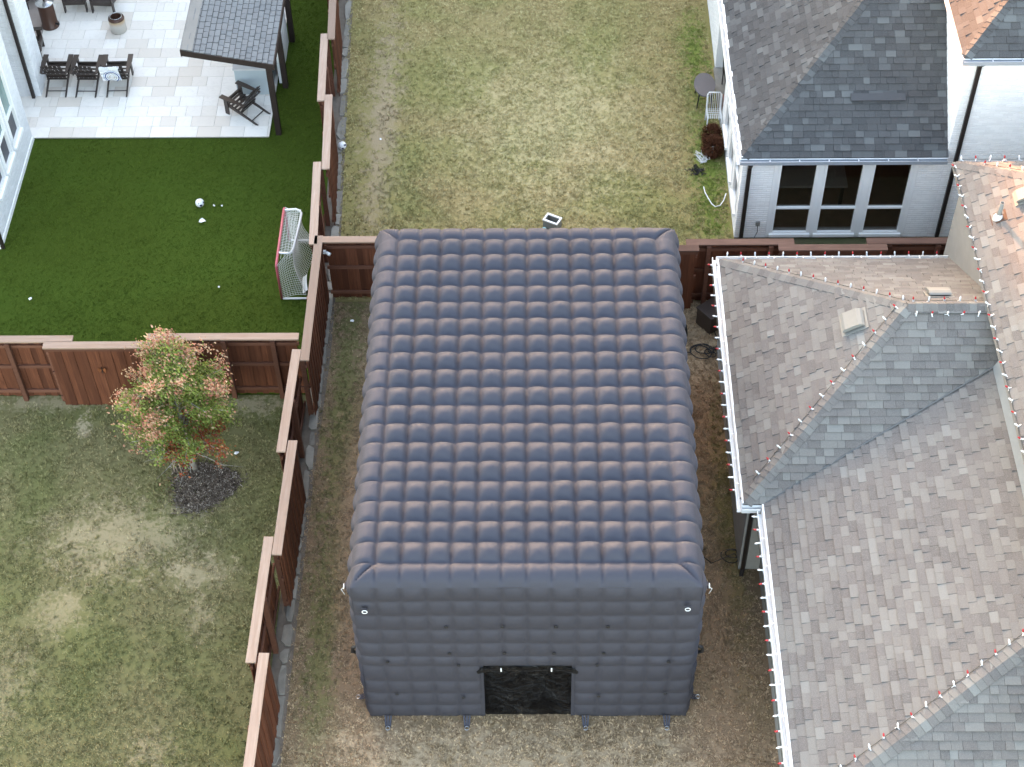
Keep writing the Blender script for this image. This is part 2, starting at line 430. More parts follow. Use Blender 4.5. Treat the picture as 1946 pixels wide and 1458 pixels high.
def inpoly(x, y, poly):
    c = np.zeros(len(x), bool); n = len(poly)
    for i in range(n):
        x0, y0 = poly[i]; x1, y1 = poly[(i + 1) % n]
        k = ((y0 > y) != (y1 > y)) & (x < (x1 - x0) * (y - y0) / (y1 - y0 + 1e-12) + x0)
        c ^= k
    return c
def vnoise(x, y, s, seed=0):
    """cheap value noise"""
    x = x * s + seed * 17.3; y = y * s - seed * 9.1
    xi = np.floor(x).astype(int); yi = np.floor(y).astype(int); fx_ = x - xi; fy_ = y - yi
    fx_ = fx_ * fx_ * (3 - 2 * fx_); fy_ = fy_ * fy_ * (3 - 2 * fy_)
    def h(a, b):
        q = (a * 374761393 + b * 668265263 + seed * 1274126177) & 0x7fffffff
        q = ((q ^ (q >> 13)) * 1103515245) & 0x7fffffff
        return (q & 0xffff) / 65535.0
    return (h(xi, yi) * (1 - fx_) + h(xi + 1, yi) * fx_) * (1 - fy_) + (h(xi, yi + 1) * (1 - fx_) + h(xi + 1, yi + 1) * fx_) * fy_
def grass(name, label, poly, mat, tufts, blades, length, holes=(), bare=(), spread=0.032, wid=0.011):
    P = np.array(poly); x0, y0 = P.min(0); x1, y1 = P.max(0)
    n = int((x1 - x0) * (y1 - y0) * tufts)
    x = RNG.uniform(x0, x1, n); y = RNG.uniform(y0, y1, n)
    k = inpoly(x, y, poly)
    for h in holes: k &= ~inpoly(x, y, h)
    dens = 0.55 + 0.6 * vnoise(x, y, 1.7, 3) + 0.25 * vnoise(x, y, 6.0, 5)
    for (bx, by, brx, bry) in bare:
        d = np.hypot((x - bx) / brx, (y - by) / bry) + 1.6 * (vnoise(x, y, 2.6, 8) - .5)
        dens *= np.clip(d - 0.25, 0.12, 1)
    k &= RNG.uniform(0, 1.2, n) < dens
    x, y = x[k], y[k]; n = len(x)
    tr = RNG.uniform(0, 1, n)
    tl = length * (0.6 + 0.8 * RNG.uniform(0, 1, n)) * (0.7 + 0.6 * vnoise(x, y, 3.0, 6))
    X = np.repeat(x, blades); Y = np.repeat(y, blades); L = np.repeat(tl, blades); R = np.repeat(tr, blades)
    m = len(X)
    a = RNG.uniform(0, 2 * np.pi, m); rad = spread * np.sqrt(RNG.uniform(0, 1, m))
    bx = X + rad * np.cos(a); by = Y + rad * np.sin(a)
    lean = RNG.uniform(0.25, 1.25, m); a2 = a + RNG.normal(0, .7, m)
    l = L * RNG.uniform(.6, 1.15, m)
    tx = bx + np.cos(a2) * np.sin(lean) * l; ty = by + np.sin(a2) * np.sin(lean) * l; tz = np.cos(lean) * l
    a3 = RNG.uniform(0, np.pi, m); wx = np.cos(a3) * wid; wy = np.sin(a3) * wid
    V = np.empty((m, 3, 3))
    V[:, 0] = np.stack([bx - wx, by - wy, np.zeros(m)], 1)
    V[:, 1] = np.stack([bx + wx, by + wy, np.zeros(m)], 1)
    V[:, 2] = np.stack([tx, ty, tz], 1)
    Fi = np.arange(m * 3).reshape(m, 3)
    r = np.clip(R * .65 + RNG.uniform(0, .35, m), 0.001, 1)
    o = link_mesh(name, raw_mesh(name, V.reshape(-1, 3), Fi, mat, {'rnd': r}))
    return tag(o, label, 'grass', kind='stuff')
INF = [(-3.2, 15.85), (2.8, 15.85), (2.8, 24.5), (-3.2, 24.5)]
grass('grass', 'short brown dormant grass around the inflatable', [(-4.85, 14.0), (4.5, 14.0), (4.5, 26.7), (-4.8, 26.7), (-4.95, 20)], M['lawn_ours'], 260, 9, .050, [INF])
grass('grass', 'patchy green lawn around the small tree', [(-11.5, 14.2), (-5.3, 14.2), (-5.25, 23.7), (-13, 23.7)], M['lawn_left'], 260, 9, .055, [],
      [(-8.8, 20.1, 1.3, .8), (-7.0, 19.1, .7, .45), (-9.7, 18.2, .6, .6), (-10.06, 23, .25, .35), (-7.2, 21.35, .75, .7), (-6.3, 23.6, .9, .3), (-10.9, 23.7, 1.5, .3)])
grass('grass', 'yellow green lawn behind the inflatable beside the white house', [(-4.9, 26.85), (4.75, 26.85), (4.7, 39.5), (-5.3, 39.5), (-4.95, 30)], M['lawn_far'], 250, 9, .060, [], [(-4.2, 33, .5, 5)])
grass('grass', 'dark green synthetic turf pile beside the stone patio', [(-13.0, 24.2), (-5.3, 24.2), (-5.25, 27), (-5.6, 39.5), (-6.85, 39.5), (-6.85, 32.6), (-13.0, 32.6)], M['turf'], 330, 9, .028, [], (), .03, .005)

# ------------------------------------------------------------------ shingled roofs
def clip_poly(sub, clip):
    """Sutherland-Hodgman, clip is convex ccw"""
    out = sub
    n = len(clip)
    for i in range(n):
        a = clip[i]; b = clip[(i + 1) % n]; inp = out; out = []
        if not inp: return []
        def side(p): return (b[0] - a[0]) * (p[1] - a[1]) - (b[1] - a[1]) * (p[0] - a[0])
        for j in range(len(inp)):
            p = inp[j]; q = inp[(j + 1) % len(inp)]; sp, sq = side(p), side(q)
            if sp >= 0: out.append(p)
            if (sp >= 0) != (sq >= 0):
                t = sp / (sp - sq); out.append((p[0] + (q[0] - p[0]) * t, p[1] + (q[1] - p[1]) * t))
    return out
class Roof:
    """collects roof slopes of one thing, keeps a budget of single shingles, the rest is one joined part"""
    def __init__(s, root, mat, expo, widths, budget, gap=.002):
        s.gap = gap
        s.root, s.mat, s.expo, s.widths, s.budget = root, mat, expo, widths, budget
        s.cands = []; s.rest = MB(); s.shared = {}
    def slope(s, poly, course, thick=0.10, name='roof_slope', lap=0.02, deck_mat=None, single=True):
        pts = [Vector(p) for p in poly]
        u = Vector(course).normalized()
        nrm = Vector((0, 0, 0))
        for i in range(1, len(pts) - 1): nrm += (pts[i] - pts[0]).cross(pts[i + 1] - pts[0])
        nrm.normalize()
        if nrm.z < 0: nrm = -nrm; pts = pts[::-1]
        v = nrm.cross(u).normalized()
        if v.z < 0: u = -u; v = nrm.cross(u).normalized()
        o = min(pts, key=lambda p: p.z)
        P2 = [((p - o).dot(u), (p - o).dot(v)) for p in pts]
        area = sum(P2[i][0] * P2[(i + 1) % len(P2)][1] - P2[(i + 1) % len(P2)][0] * P2[i][1] for i in range(len(P2)))
        if area < 0: P2 = P2[::-1]
        deck = MB()
        low = [p - nrm * thick for p in pts]
        up = [p - nrm * 0.004 for p in pts]
        deck.face(up); deck.face(low[::-1])
        for i in range(len(pts)):
            j = (i + 1) % len(pts); deck.face([low[i], low[j], up[j], up[i]])
        d = deck.build(name, deck_mat or s.mat, s.root)
        u0 = min(p[0] for p in P2); u1 = max(p[0] for p in P2); v1 = max(p[1] for p in P2)
        nc = int(v1 / s.expo) + 1
        for c in range(nc):
            va = c * s.expo; vb = va + s.expo + lap
            x = u0 - random.uniform(0, .3)
            while x < u1:
                wi = random.randrange(len(s.widths)); w = s.widths[wi]; ti = random.randrange(3); t = (.013, .021, .033)[ti]
                g = s.gap; rect = [(x + g, va), (x + w - g, va), (x + w - g, vb), (x + g, vb)]
                cl = clip_poly(rect, P2)
                if len(cl) >= 3:
                    full = len(cl) == 4 and all(abs(a[0] - b[0]) + abs(a[1] - b[1]) < 1e-6 for a, b in zip(sorted(cl), sorted(rect)))
                    cen = o + u * (x + w / 2) + v * (va + s.expo / 2)
                    s.cands.append((full and single, (cen - CAM).length, cl, rect, wi, ti, o, u, v, nrm, va, vb, t, d))
                x += w
        return d
    def visible(s, p):
        q = CB @ (p - CAM)
        x = q[0] / q[2] * F_PX + 973; y = q[1] / q[2] * F_PX + 729
        return 0 < x < 1946 and 0 < y < 1458
    def finish(s, stuff_name='shingles'):
        org = Vector(origin_of(s.root))
        order = sorted(range(len(s.cands)), key=lambda i: (not (s.cands[i][0] and s.visible(s.cands[i][6] + s.cands[i][7] * s.cands[i][3][0][0] + s.cands[i][8] * s.cands[i][10])), s.cands[i][1]))
        single = set(i for i in order[:s.budget] if s.cands[i][0])
        for i, (full, dist, cl, rect, wi, ti, o, u, v, nrm, va, vb, t, deck) in enumerate(s.cands):
            r = random.uniform(.01, .99)
            if i in single:
                key = (wi, ti)
                if key not in s.shared:
                    w = s.widths[wi] - 2 * s.gap; h = vb - va; b = MB()
                    b.hexa(((0, 0, -.003), (w, 0, -.003), (w, h, -.003), (0, h, -.003), (0, 0, t), (w, 0, t), (w, h, .002), (0, h, .002)))
                    s.shared[key] = b.mesh('shingle', s.mat)
                ob = bpy.data.objects.new('shingle', s.shared[key])
                mw = Matrix((u, v, nrm)).transposed().to_4x4()
                mw.translation = o + u * rect[0][0] + v * rect[0][1] - org
                ob.matrix_local = mw
                COL.objects.link(ob); ob.parent = deck
                ob.matrix_local = mw
            else:
                top = []; bot = []
                for (a, b_) in cl:
                    k = (b_ - va) / (vb - va); h = t * (1 - k) + .002 * k
                    top.append(o + u * a + v * b_ + nrm * h); bot.append(o + u * a + v * b_ - nrm * .003)
                s.rest.face(top, r)
                for a in range(len(cl)):
                    e = (a + 1) % len(cl); s.rest.face([bot[a], bot[e], top[e], top[a]], r)
        if s.rest.f:
            return tag(s.rest.build(stuff_name, s.mat, s.root), kind='stuff')
def cap_row(root, a, b, na, nb, mat, half=0.155, expo=0.15, name='ridge_cap', lift=0.024):
    """hip / ridge cap pieces: a folded strip along a->b; na, nb outward-down directions of the two slopes"""
    a, b = Vector(a), Vector(b); L = (b - a).length; d = (b - a) / L
    na, nb = Vector(na).normalized(), Vector(nb).normalized()
    upv = -(na + nb); upv -= d * upv.dot(d)
    upv.normalize()
    base = MB()
    for q in (na, nb):
        base.face([a + upv * .012, b + upv * .012, b + q * half * .97 + upv * .008, a + q * half * .97 + upv * .008])
    bo = base.build(name, mat, root)
    me = None; org = Vector(origin_of(root))
    n = int(L / expo)
    for i in range(n):
        s0 = i * expo; s1 = min(s0 + expo * 1.12, L)
        if me is None:
            m = MB()
            def P(s_, q, k, h): return d * s_ + q * k + upv * h
            l = expo * 1.12
            for q in (na, nb):
                t0, t1 = lift + .014, lift
                m.hexa((P(0, q, 0, .012), P(0, q, half, .006), P(l, q, half, .006), P(l, q, 0, .012), P(0, q, 0, t0), P(0, q, half, t0 - .006), P(l, q, half, t1 - .006), P(l, q, 0, t1)))
            me = m.mesh('cap_shingle', mat)
        ob = bpy.data.objects.new('cap_shingle', me); COL.objects.link(ob); ob.parent = bo
        ob.location = a + d * s0 - org + upv * random.uniform(-.002, .003)
    return bo

def wall_holes(mb, axis, pos, thick, u0, u1, z0, z1, holes, r=0.0):
    """solid wall between u0..u1 along 'x' or 'y' at plane pos (outer face), thickness inward (signed), with rectangular holes (u0,u1,z0,z1)"""
    us = sorted(set([u0, u1] + [h for q in holes for h in q[:2]])); zs = sorted(set([z0, z1] + [h for q in holes for h in q[2:]]))
    for i in range(len(us) - 1):
        for j in range(len(zs) - 1):
            cu = (us[i] + us[i + 1]) / 2; cz = (zs[j] + zs[j + 1]) / 2
            if any(q[0] < cu < q[1] and q[2] < cz < q[3] for q in holes): continue
            p0, p1 = sorted((pos, pos + thick))
            if axis == 'x': mb.box(us[i], us[i + 1], p0, p1, zs[j], zs[j + 1], r)
            else: mb.box(p0, p1, us[i], us[i + 1], zs[j], zs[j + 1], r)
def bricks(axis, pos, out, u0, u1, z0, z1, holes, bw=0.20, bh=0.058, gap=0.010):
    """joined brick faces standing 'out' proud of a wall plane"""
    mb = MB(); z = z0; row = 0
    while z < z1 - bh * .5:
        u = u0 - (0.5 * (bw + gap) if row % 2 else 0)
        while u < u1:
            a, b = max(u, u0), min(u + bw, u1)
            if b - a > .02:
                segs = [(a, b)]
                for h in holes:
                    if z + bh > h[2] and z < h[3]:
                        ns = []
                        for (p, q) in segs:
                            if q <= h[0] or p >= h[1]: ns.append((p, q)); continue
                            if p < h[0]: ns.append((p, h[0]))
                            if q > h[1]: ns.append((h[1], q))
                        segs = ns
                for (p, q) in segs:
                    if q - p < .015: continue
                    o = out * random.uniform(.75, 1.25); rr = random.uniform(.01, .99); zt = min(z + bh, z1)
                    if axis == 'x':
                        y0, y1 = sorted((pos, pos + o)); mb.box(p, q, y0, y1, z, zt, rr)
                    else:
                        x0, x1 = sorted((pos, pos + o)); mb.box(x0, x1, p, q, z, zt, rr)
            u += bw + gap
        z += bh + gap; row += 1
    return mb
def gutter(root, a, b, outw, mat, w=0.09, h=0.10, name='gutter'):
    """open trough from a to b, lying to the side 'outw'"""
    a, b = Vector(a), Vector(b); o = Vector(outw).normalized(); t = .006; mb = MB()
    def q(p, s, z): return p + o * s + Vector((0, 0, z))
    prof = [(0, 0), (0, -h), (w, -h), (w, 0), (w - t * 3, 0), (w - t, -t), (w - t, -h + t), (t, -h + t), (t, 0)]
    for i in range(len(prof)):
        j = (i + 1) % len(prof)
        mb.face([q(a, *prof[i]), q(b, *prof[i]), q(b, *prof[j]), q(a, *prof[j])])
    mb.face([q(a, *p) for p in prof]); mb.face([q(b, *p) for p in prof][::-1])
    L = (b - a).length; n = int(L / .6)
    g = mb.build(name, mat, root)
    for i in range(1, n):
        p = a + (b - a) * (i / n)
        d = (b - a).normalized()
        k = MB(); k.bar(q(p, -.01, .003), q(p, w, .003), .03, .006)
        k.build('gutter_strap', mat, g)
    return g

# ------------------------------------------------------------------ the house with the christmas lights (nearest, right)
ZE, K = 2.62, 0.63
D_ORG = (4.5, 19.0, 0)
hd = thing('house', 'taupe shingled house with red and white bulbs along its eaves beside the inflatable', 'house', D_ORG)
XL, YF, YN = 3.98, 25.52, 18.92
YM = (YF + YN) / 2; HALF = (YF - YN) / 2
APX, APZ = XL + HALF, ZE + K * HALF
XR = 9.04
KB, XB = 0.31, 4.36
ZBR = ZE + KB * (XR - XB); YV = YN + (ZBR - ZE) / K
HX0, HY0 = 4.36, 12.46
HYR = HY0 + (ZBR - ZE) / 0.49
rd = Roof(hd, M['shingle_taupe'], 0.155, (.15, .20, .24, .28, .33), 300)
rd.slope([(XL, YN, ZE), (XL, YF, ZE), (APX, YM, APZ)], (0, 1, 0), single=False)
rd.slope([(XL, YF, ZE), (XR, YF, ZE), (XR, YM, APZ), (APX, YM, APZ)], (1, 0, 0), single=False)
rd.slope([(XL, YN, ZE), (APX, YM, APZ), (XR, YM, APZ), (XR, YV, ZBR), (XB, YN, ZE)], (1, 0, 0), single=False)
rd.slope([(XB, YN, ZE), (XR, YV, ZBR), (XR, HYR, ZBR), (HX0, HY0, ZE)], (0, 1, 0))
rd.slope([(HX0, HY0, ZE), (XR, HYR, ZBR), (XR + 4, HYR, ZBR), (XR + 4, HY0, ZE)], (1, 0, 0), single=False)
ZU, XU, YU = 4.75, 8.84, 26.27
UW = 5.0
rd.slope([(XU, YU, ZU), (XU, 16.2, ZU), (XU + UW, 16.2, ZU + K * UW), (XU + UW, YU - UW, ZU + K * UW)], (0, 1, 0), single=False)
rd.slope([(XU, YU, ZU), (XU + UW, YU - UW, ZU + K * UW), (XU + 2 * UW, YU, ZU)], (1, 0, 0), single=False)
rd.slope([(XU + UW, 16.2, ZU + K * UW), (XU + UW, YU - UW, ZU + K * UW), (XU + 2 * UW, YU, ZU), (XU + 2 * UW, 16.2, ZU)], (0, 1, 0), single=False)
rd.finish()
# slope directions (down-slope unit vectors in plan) for caps
def dn(x, y, k): return Vector((x, y, -k)).normalized()
def hipdir(d, down):
    """direction in the slope plane, perpendicular to the hip, pointing away from it and down"""
    d = Vector(d).normalized(); w = down - d * down.dot(d); return w.normalized()
def caps_between(root, a, b, k1, k2, mat, **kw):
    d = Vector(b) - Vector(a)
    return cap_row(root, a, b, hipdir(d, k1), hipdir(d, k2), mat, **kw)
caps_between(hd, (XL + .04, YF - .04, ZE + .02), (APX, YM, APZ), dn(-1, 0, K), dn(0, 1, K), M['shingle_taupe'])
caps_between(hd, (XL + .04, YN + .04, ZE + .02), (APX, YM, APZ), dn(-1, 0, K), dn(0, -1, K), M['shingle_taupe'])
caps_between(hd, (APX, YM, APZ + .004), (XR - .1, YM, APZ + .004), dn(0, 1, K), dn(0, -1, K), M['shingle_taupe'])
caps_between(hd, (HX0 + .04, HY0 + .03, ZE + .015), (XR, HYR, ZBR), dn(-1, 0, KB), dn(0, -1, .49), M['shingle_taupe'], half=.17)
caps_between(hd, (XU + .04, YU - .04, ZU + .02), (XU + UW, YU - UW, ZU + K * UW), dn(-1, 0, K), dn(0, 1, K), M['shingle_taupe'])
# walls
b = MB(); b.box(4.14, XR, 19.18, 25.26, 0, ZE - .05); b.build('wall', M['slab_side'], hd)
b = MB(); b.box(4.56, XR, 12.7, 19.17, 0, ZE - .05); b.build('wall', M['slab_side'], hd)
b = MB(); b.box(XR, 18.4, 12.7, 26.02, 0, ZU - .03); b.build('wall', M['stucco'], hd)
# soffits and fascia
b = MB(); b.box(XL + .012, 4.13, YN + .02, YF - .02, ZE - .12, ZE - .10); b.box(4.14, XR - .01, 25.27, YF - .01, ZE - .12, ZE - .10); b.build('soffit', M['white_paint'], hd)
b = MB(); b.box(XU + .01, XR - .01, 16.3, YU - .02, ZU - .17, ZU - .15); b.build('soffit', M['white_paint'], hd)
for (x0, x1, y0, y1, z) in ((XL - .03, XL - .006, YN, YF, ZE), (XL - .03, XR, YF + .004, YF + .03, ZE), (XL - .03, XB, YN - .03, YN - .006, ZE), (XB - .03, XB - .006, HY0, YN - .031, ZE), (XU - .03, XU - .006, 16.2, YU, ZU), (XU - .03, XU + 10, YU + .006, YU + .03, ZU)):
    b = MB(); b.box(x0, x1, y0, y1, z - (.19 if z < 4 else .10), z - .015); b.build('fascia', M['white_paint' if z < 4 else 'strip_grey'], hd)
gutter(hd, (XL - .032, YN - .1, ZE - .02), (XL - .032, YF + .1, ZE - .02), (-1, 0, 0), M['gutter_white'])
gutter(hd, (XL - .03, YF + .033, ZE - .02), (XR - .02, YF + .033, ZE - .02), (0, 1, 0), M['gutter_white'])
gutter(hd, (XL - .03, YN - .033, ZE - .02), (XB - .05, YN - .033, ZE - .02), (0, -1, 0), M['gutter_white'])
gutter(hd, (XB - .032, HY0, ZE - .02), (XB - .032, YN - .15, ZE - .02), (-1, 0, 0), M['gutter_white'])
# white drip edge on the eaves
for (a, c) in (((XL + .01, YN), (XL + .01, YF)), ((XB + .01, HY0), (XB + .01, YN - .02))):
    b = MB(); b.box(a[0] - .035, a[0] + .0, a[1], c[1], ZE + .030, ZE + .036); b.build('drip_edge', M['gutter_white'], hd)
b = MB(); b.tube([(4.22, YN - .09, ZE - .12), (4.22, 19.0, ZE - .30), (4.22, 19.10, ZE - .45), (4.22, 19.12, .12), (4.18, 18.98, .04)], .045, 8); b.build('downspout', M['dark_metal'], hd)
# step flashing where the low roof meets the wall, valley line
b = MB()
b.hexa(((XR - .16, HYR + .3, ZBR + KB * -.16 + .030), (XR - .002, HYR + .3, ZBR + .030), (XR - .002, YV, ZBR + .030), (XR - .16, YV - .08, ZBR - KB * .16 + .030),
        (XR - .16, HYR + .3, ZBR + KB * -.16 + .036), (XR - .002, HYR + .3, ZBR + .30), (XR - .002, YV, ZBR + .30), (XR - .16, YV - .08, ZBR - KB * .16 + .036)))
b.build('flashing', M['flashing'], hd)
b = MB(); b.bar((XB + .05, YN + .02, ZE + .034), (XR - .1, YV - .05, ZBR + .014), .030, .006); b.build('valley_strip', M['shingle_slate'], hd)
# roof vents
def roof_vent(root, p, down, across, w, l, h, name='roof_vent'):
    p = Vector(p); d = Vector(down).normalized(); a = Vector(across).normalized(); n = a.cross(d).normalized()
    if n.z < 0: n = -n
    fl = MB(); fl.hexa([p + a * (w * .62 * i) + d * (l * .62 * j) + n * k for k in (.012, .03) for i, j in ((-1, -1), (1, -1), (1, 1), (-1, 1))])
    base = fl.build(name, M['vent_grey'], root)
    hb = MB(); hh = h
    prof = [(-.5, .06), (-.42, hh * .75), (-.25, hh), (.35, hh), (.5, hh * .8), (.5, .07)]
    L = [p + d * (l * q[0]) + n * q[1] - a * (w / 2) for q in prof]; Rr = [p + d * (l * q[0]) + n * q[1] + a * (w / 2) for q in prof]
    for i in range(len(prof) - 1): hb.face([L[i], L[i + 1], Rr[i + 1], Rr[i]])
    hb.face(L); hb.face(Rr[::-1]); hb.face([L[0], Rr[0], Rr[-1], L[-1]])
    hb.build('vent_hood', M['vent_grey'], base, bevel=.012)
    return base
roof_vent(hd, (6.33, 22.30, ZE + K * (6.33 - XL)), dn(-1, 0, K), (0, 1, 0), .44, .46, .15)
roof_vent(hd, (8.05, 22.85, ZE + K * (YF - 22.85)), dn(0, 1, K), (1, 0, 0), .44, .40, .13)
def uz(x): return ZU + K * (x - XU)
b = MB(); b.hexa([Vector((9.34, 24.27, uz(9.34))) + dn(-1, 0, K) * (.17 * i) + Vector((0, .15 * j, 0)) + Vector((K, 0, 1)).normalized() * -k * -1 for k in (.012, .034) for i, j in ((-1, -1), (1, -1), (1, 1), (-1, 1))])
pf = b.build('pipe_flashing', M['collar_brown'], hd)
b = MB(); b.lathe([(.10, -.05), (.10, .03), (.065, .10), (.06, .12)], (9.34, 24.27, uz(9.34)), 20); b.build('pipe_collar', M['clip'], pf, True)
b = MB(); b.lathe([(.045, -.05), (.045, .42), (.036, .42), (.036, .2), (.001, .2)], (9.34, 24.27, uz(9.34)), 20); b.build('vent_pipe', M['vent_grey'], pf, True)
roof_vent(hd, (9.86, 24.55, uz(9.86)), dn(-1, 0, K), (0, 1, 0), .30, .36, .12)

# ------------------------------------------------------------------ string lights
def bulb_meshes():
    out = {}
    for nm, mt in (('red', M['bulb_red']), ('white', M['bulb_white'])):
        b = MB(); b.lathe([(.001, .088), (.009, .081), (.017, .062), (.019, .045), (.016, .026), (.011, .017), (.011, -.002), (.001, -.002)], n=10)
        out[nm] = b.mesh('bulb', mt, smooth=True)
    c = MB(); c.box(-.013, .013, -.013, .013, -.022, .016); c.bar((0, 0, -.012), (.055, 0, -.035), .022, .006); c.bar((0, 0, -.01), (-.03, .03, -.03), .016, .006)
    out['clip'] = c.mesh('clip', M['clip'])
    return out
BM = bulb_meshes()
def light_string(label, pts, point, start=0, step=0.305, jitter=.12, group='christmas light strings on the house'):
    pts = [Vector(p) for p in pts]
    o = thing('light_string', label, 'string lights', pts[0], group=group)
    w = MB()
    sag = []
    seg = [(pts[i], pts[i + 1]) for i in range(len(pts) - 1)]
    i = start
    for (a, c) in seg:
        L = (c - a).length; d = (c - a) / L; n = int(L / step)
        for k in range(n):
            p = a + d * ((k + .5) * step)
            dirv = (Vector(point) + Vector([random.uniform(-jitter, jitter) for _ in range(3)])).normalized()
            q = dirv.to_track_quat('Z', 'Y')
            ob = bpy.data.objects.new('bulb', BM['red' if i % 2 else 'white']); COL.objects.link(ob); ob.parent = o
            ob.location = p - pts[0]; ob.rotation_euler = q.to_euler()
            cl = bpy.data.objects.new('clip', BM['clip']); COL.objects.link(cl); cl.parent = ob
            cl.rotation_euler = (0, 0, random.uniform(0, 6.28))
            sag.append(p); sag.append(p + d * step * .5 - Vector((0, 0, random.uniform(.0, .012))))
            i += 1
    w.tube(sag, .005, 5); w.build('wire', M['wire'], o)
    return o
up = Vector((0, 0, 1))
light_string('red and white bulbs pointing sideways off the gutter closest to the inflatable', [(XL - .16, YF, ZE + .0), (XL - .16, YN, ZE + .0)], (-1, 0, .1), 1)
light_string('bulbs standing along the far gutter above the back fence', [(XL + .05, YF + .10, ZE + .03), (XR - .05, YF + .10, ZE + .03)], (0, .5, 1))
na = hipdir((1, -1, K), dn(0, 1, K)) * .19
light_string('bulbs along the hip running from the far gutter corner to the ridge', [Vector((XL + .25, YF - .25, ZE + .25 * K + .04)) + na, Vector((APX, YM, APZ + .04)) + na], (0, .6, 1), 1, .33)
light_string('bulbs on the ridge facing the back fence', [(APX, YM + .20, APZ - .08), (XR - .15, YM + .20, APZ - .08)], (0, .4, 1), 1)
light_string('bulbs on the ridge facing the camera', [(APX, YM - .18, APZ - .06), (XR - .15, YM - .18, APZ - .06)], (.1, -.15, 1))
nb = hipdir((1, 1, K), dn(-1, 0, K)) * .19
light_string('bulbs down the diagonal hip between the two vents and the gutter corner', [Vector((APX, YM, APZ + .04)) + nb, Vector((XL + .2, YN + .2, ZE + .2 * K + .04)) + nb], (-.7, .3, .7), 1, .33)
light_string('bulbs off the lower gutter beyond the downspout', [(XL - .05, YN - .15, ZE + .01), (XB - .16, YN - .15, ZE + .01), (XB - .16, HY0, ZE + .01)], (-1, -.1, .1))
hd_ = Vector((XR - HX0, HYR - HY0, ZBR - ZE)); ncn = hipdir(hd_, dn(-1, 0, KB)) * .20
light_string('bulbs up the long hip at the lower corner of the roof', [Vector((HX0, HY0, ZE + .04)) + ncn, Vector((XR, HYR, ZBR + .04)) + ncn], (-.2, .5, .8), 1)
light_string('bulbs along the upper eave above the beige wall', [(XU - .02, YU, ZU + .04), (XU - .02, 16.4, ZU + .04)], (-.8, .1, .5), 1)
nd = hipdir((1, -1, K), dn(0, 1, K)) * .2
light_string('bulbs along the upper gutter in front of the white house wall', [(XU, YU + .05, ZU + .05), (XU + 4, YU + .05, ZU + .05)], (0, .4, 1))
light_string('bulbs along the sunlit upper hip', [Vector((XU + .3, YU - .3, ZU + .3 * K + .04)) + nd, Vector((XU + 3, YU - 3, ZU + 3 * K + .04)) + nd], (0, .4, 1), 1)

# ------------------------------------------------------------------ inflatable
inf = thing('inflatable_cube', 'large charcoal quilted inflatable cube tent with doorway standing on the brown lawn', 'inflatable tent', (-.19, 20.15, 0))
IX0, IX1, IY0, IY1, IH = -3.24, 2.86, 15.80, 24.58, 4.58
RIM = 0.42; NX, NY = 12, 18
def pillow(t, p=2.0):
    return max(0.0, 1 - abs(2 * t - 1) ** p)
def cells(lo, hi, rim_lo, rim_hi, n):
    e = [lo]
    if rim_lo: e.append(lo + rim_lo)
    a = e[-1]; bnd = hi - rim_hi if rim_hi else hi
    for i in range(1, n + 1): e.append(a + (bnd - a) * i / n)
    if rim_hi: e.append(hi)
    return e
ex = cells(IX0, IX1, RIM, RIM, NX); ey = cells(IY0, IY1, RIM, RIM, NY); ez = cells(0, IH, 0, RIM, 9)
NS = 11
def quilt_panel(eu, ev, fn, amp, skip=None, seed=0, tuck=0.0, open_u=(False, False), open_v=(False, False)):
    """grid of pillows; fn(u, v, h) -> point"""
    us = []; vs_ = []
    for e, lst in ((eu, us), (ev, vs_)):
        for i in range(len(e) - 1):
            for k in range(NS): lst.append((i, k / NS))
        lst.append((len(e) - 2, 1.0))
    V = []; Fc = []
    nu, nv = len(us), len(vs_)
    rr = random.Random(seed)
    amps = {(i, j): amp * rr.uniform(.85, 1.12) for i in range(len(eu)) for j in range(len(ev))}
    for b_, (j, tv) in enumerate(vs_):
        for a_, (i, tu) in enumerate(us):
            u = eu[i] + (eu[i + 1] - eu[i]) * tu; v = ev[j] + (ev[j + 1] - ev[j]) * tv
            pu, pv = pillow(tu), pillow(tv)
            # outer cells stay smooth towards the border seam
            h = amps[(i, j)] * pu ** .55 * (tuck + (1.12 - tuck) * pv ** .95) * (1 + .10 * mnoise.noise(Vector((u * 3.1, v * 3.1, seed)))) + .012 * mnoise.noise(Vector((u * 1.1, v * 1.1, seed + 4)))
            V.append(fn(u, v, h, (i, tu), (j, tv)))
    for b_ in range(nv - 1):
        for a_ in range(nu - 1):
            if skip and skip(us[a_][0], vs_[b_][0]): continue
            Fc.append((b_ * nu + a_, b_ * nu + a_ + 1, (b_ + 1) * nu + a_ + 1, (b_ + 1) * nu + a_))
    return V, Fc
def add_panel(name, V, Fc, mat, parent, flip=False, label=None):
    me = bpy.data.meshes.new(name); o = Vector(origin_of(parent))
    me.from_pydata([tuple(Vector(v) - o) for v in V], [], [f[::-1] for f in Fc] if flip else Fc)
    me.materials.append(mat); me.polygons.foreach_set('use_smooth', [True] * len(me.polygons)); me.update()
    ob = link_mesh(name, me, parent)
    if label: ob['label'] = label
    return ob
def rimdrop(u, lo, hi, v, lo2, hi2, depth=0.10):
    """rounded shoulder towards the outer edges"""
    d = min(u - lo, hi - u, v - lo2, hi2 - v); t = max(0.0, min(1.0, d / RIM))
    return -depth * (1 - t) ** 1.8
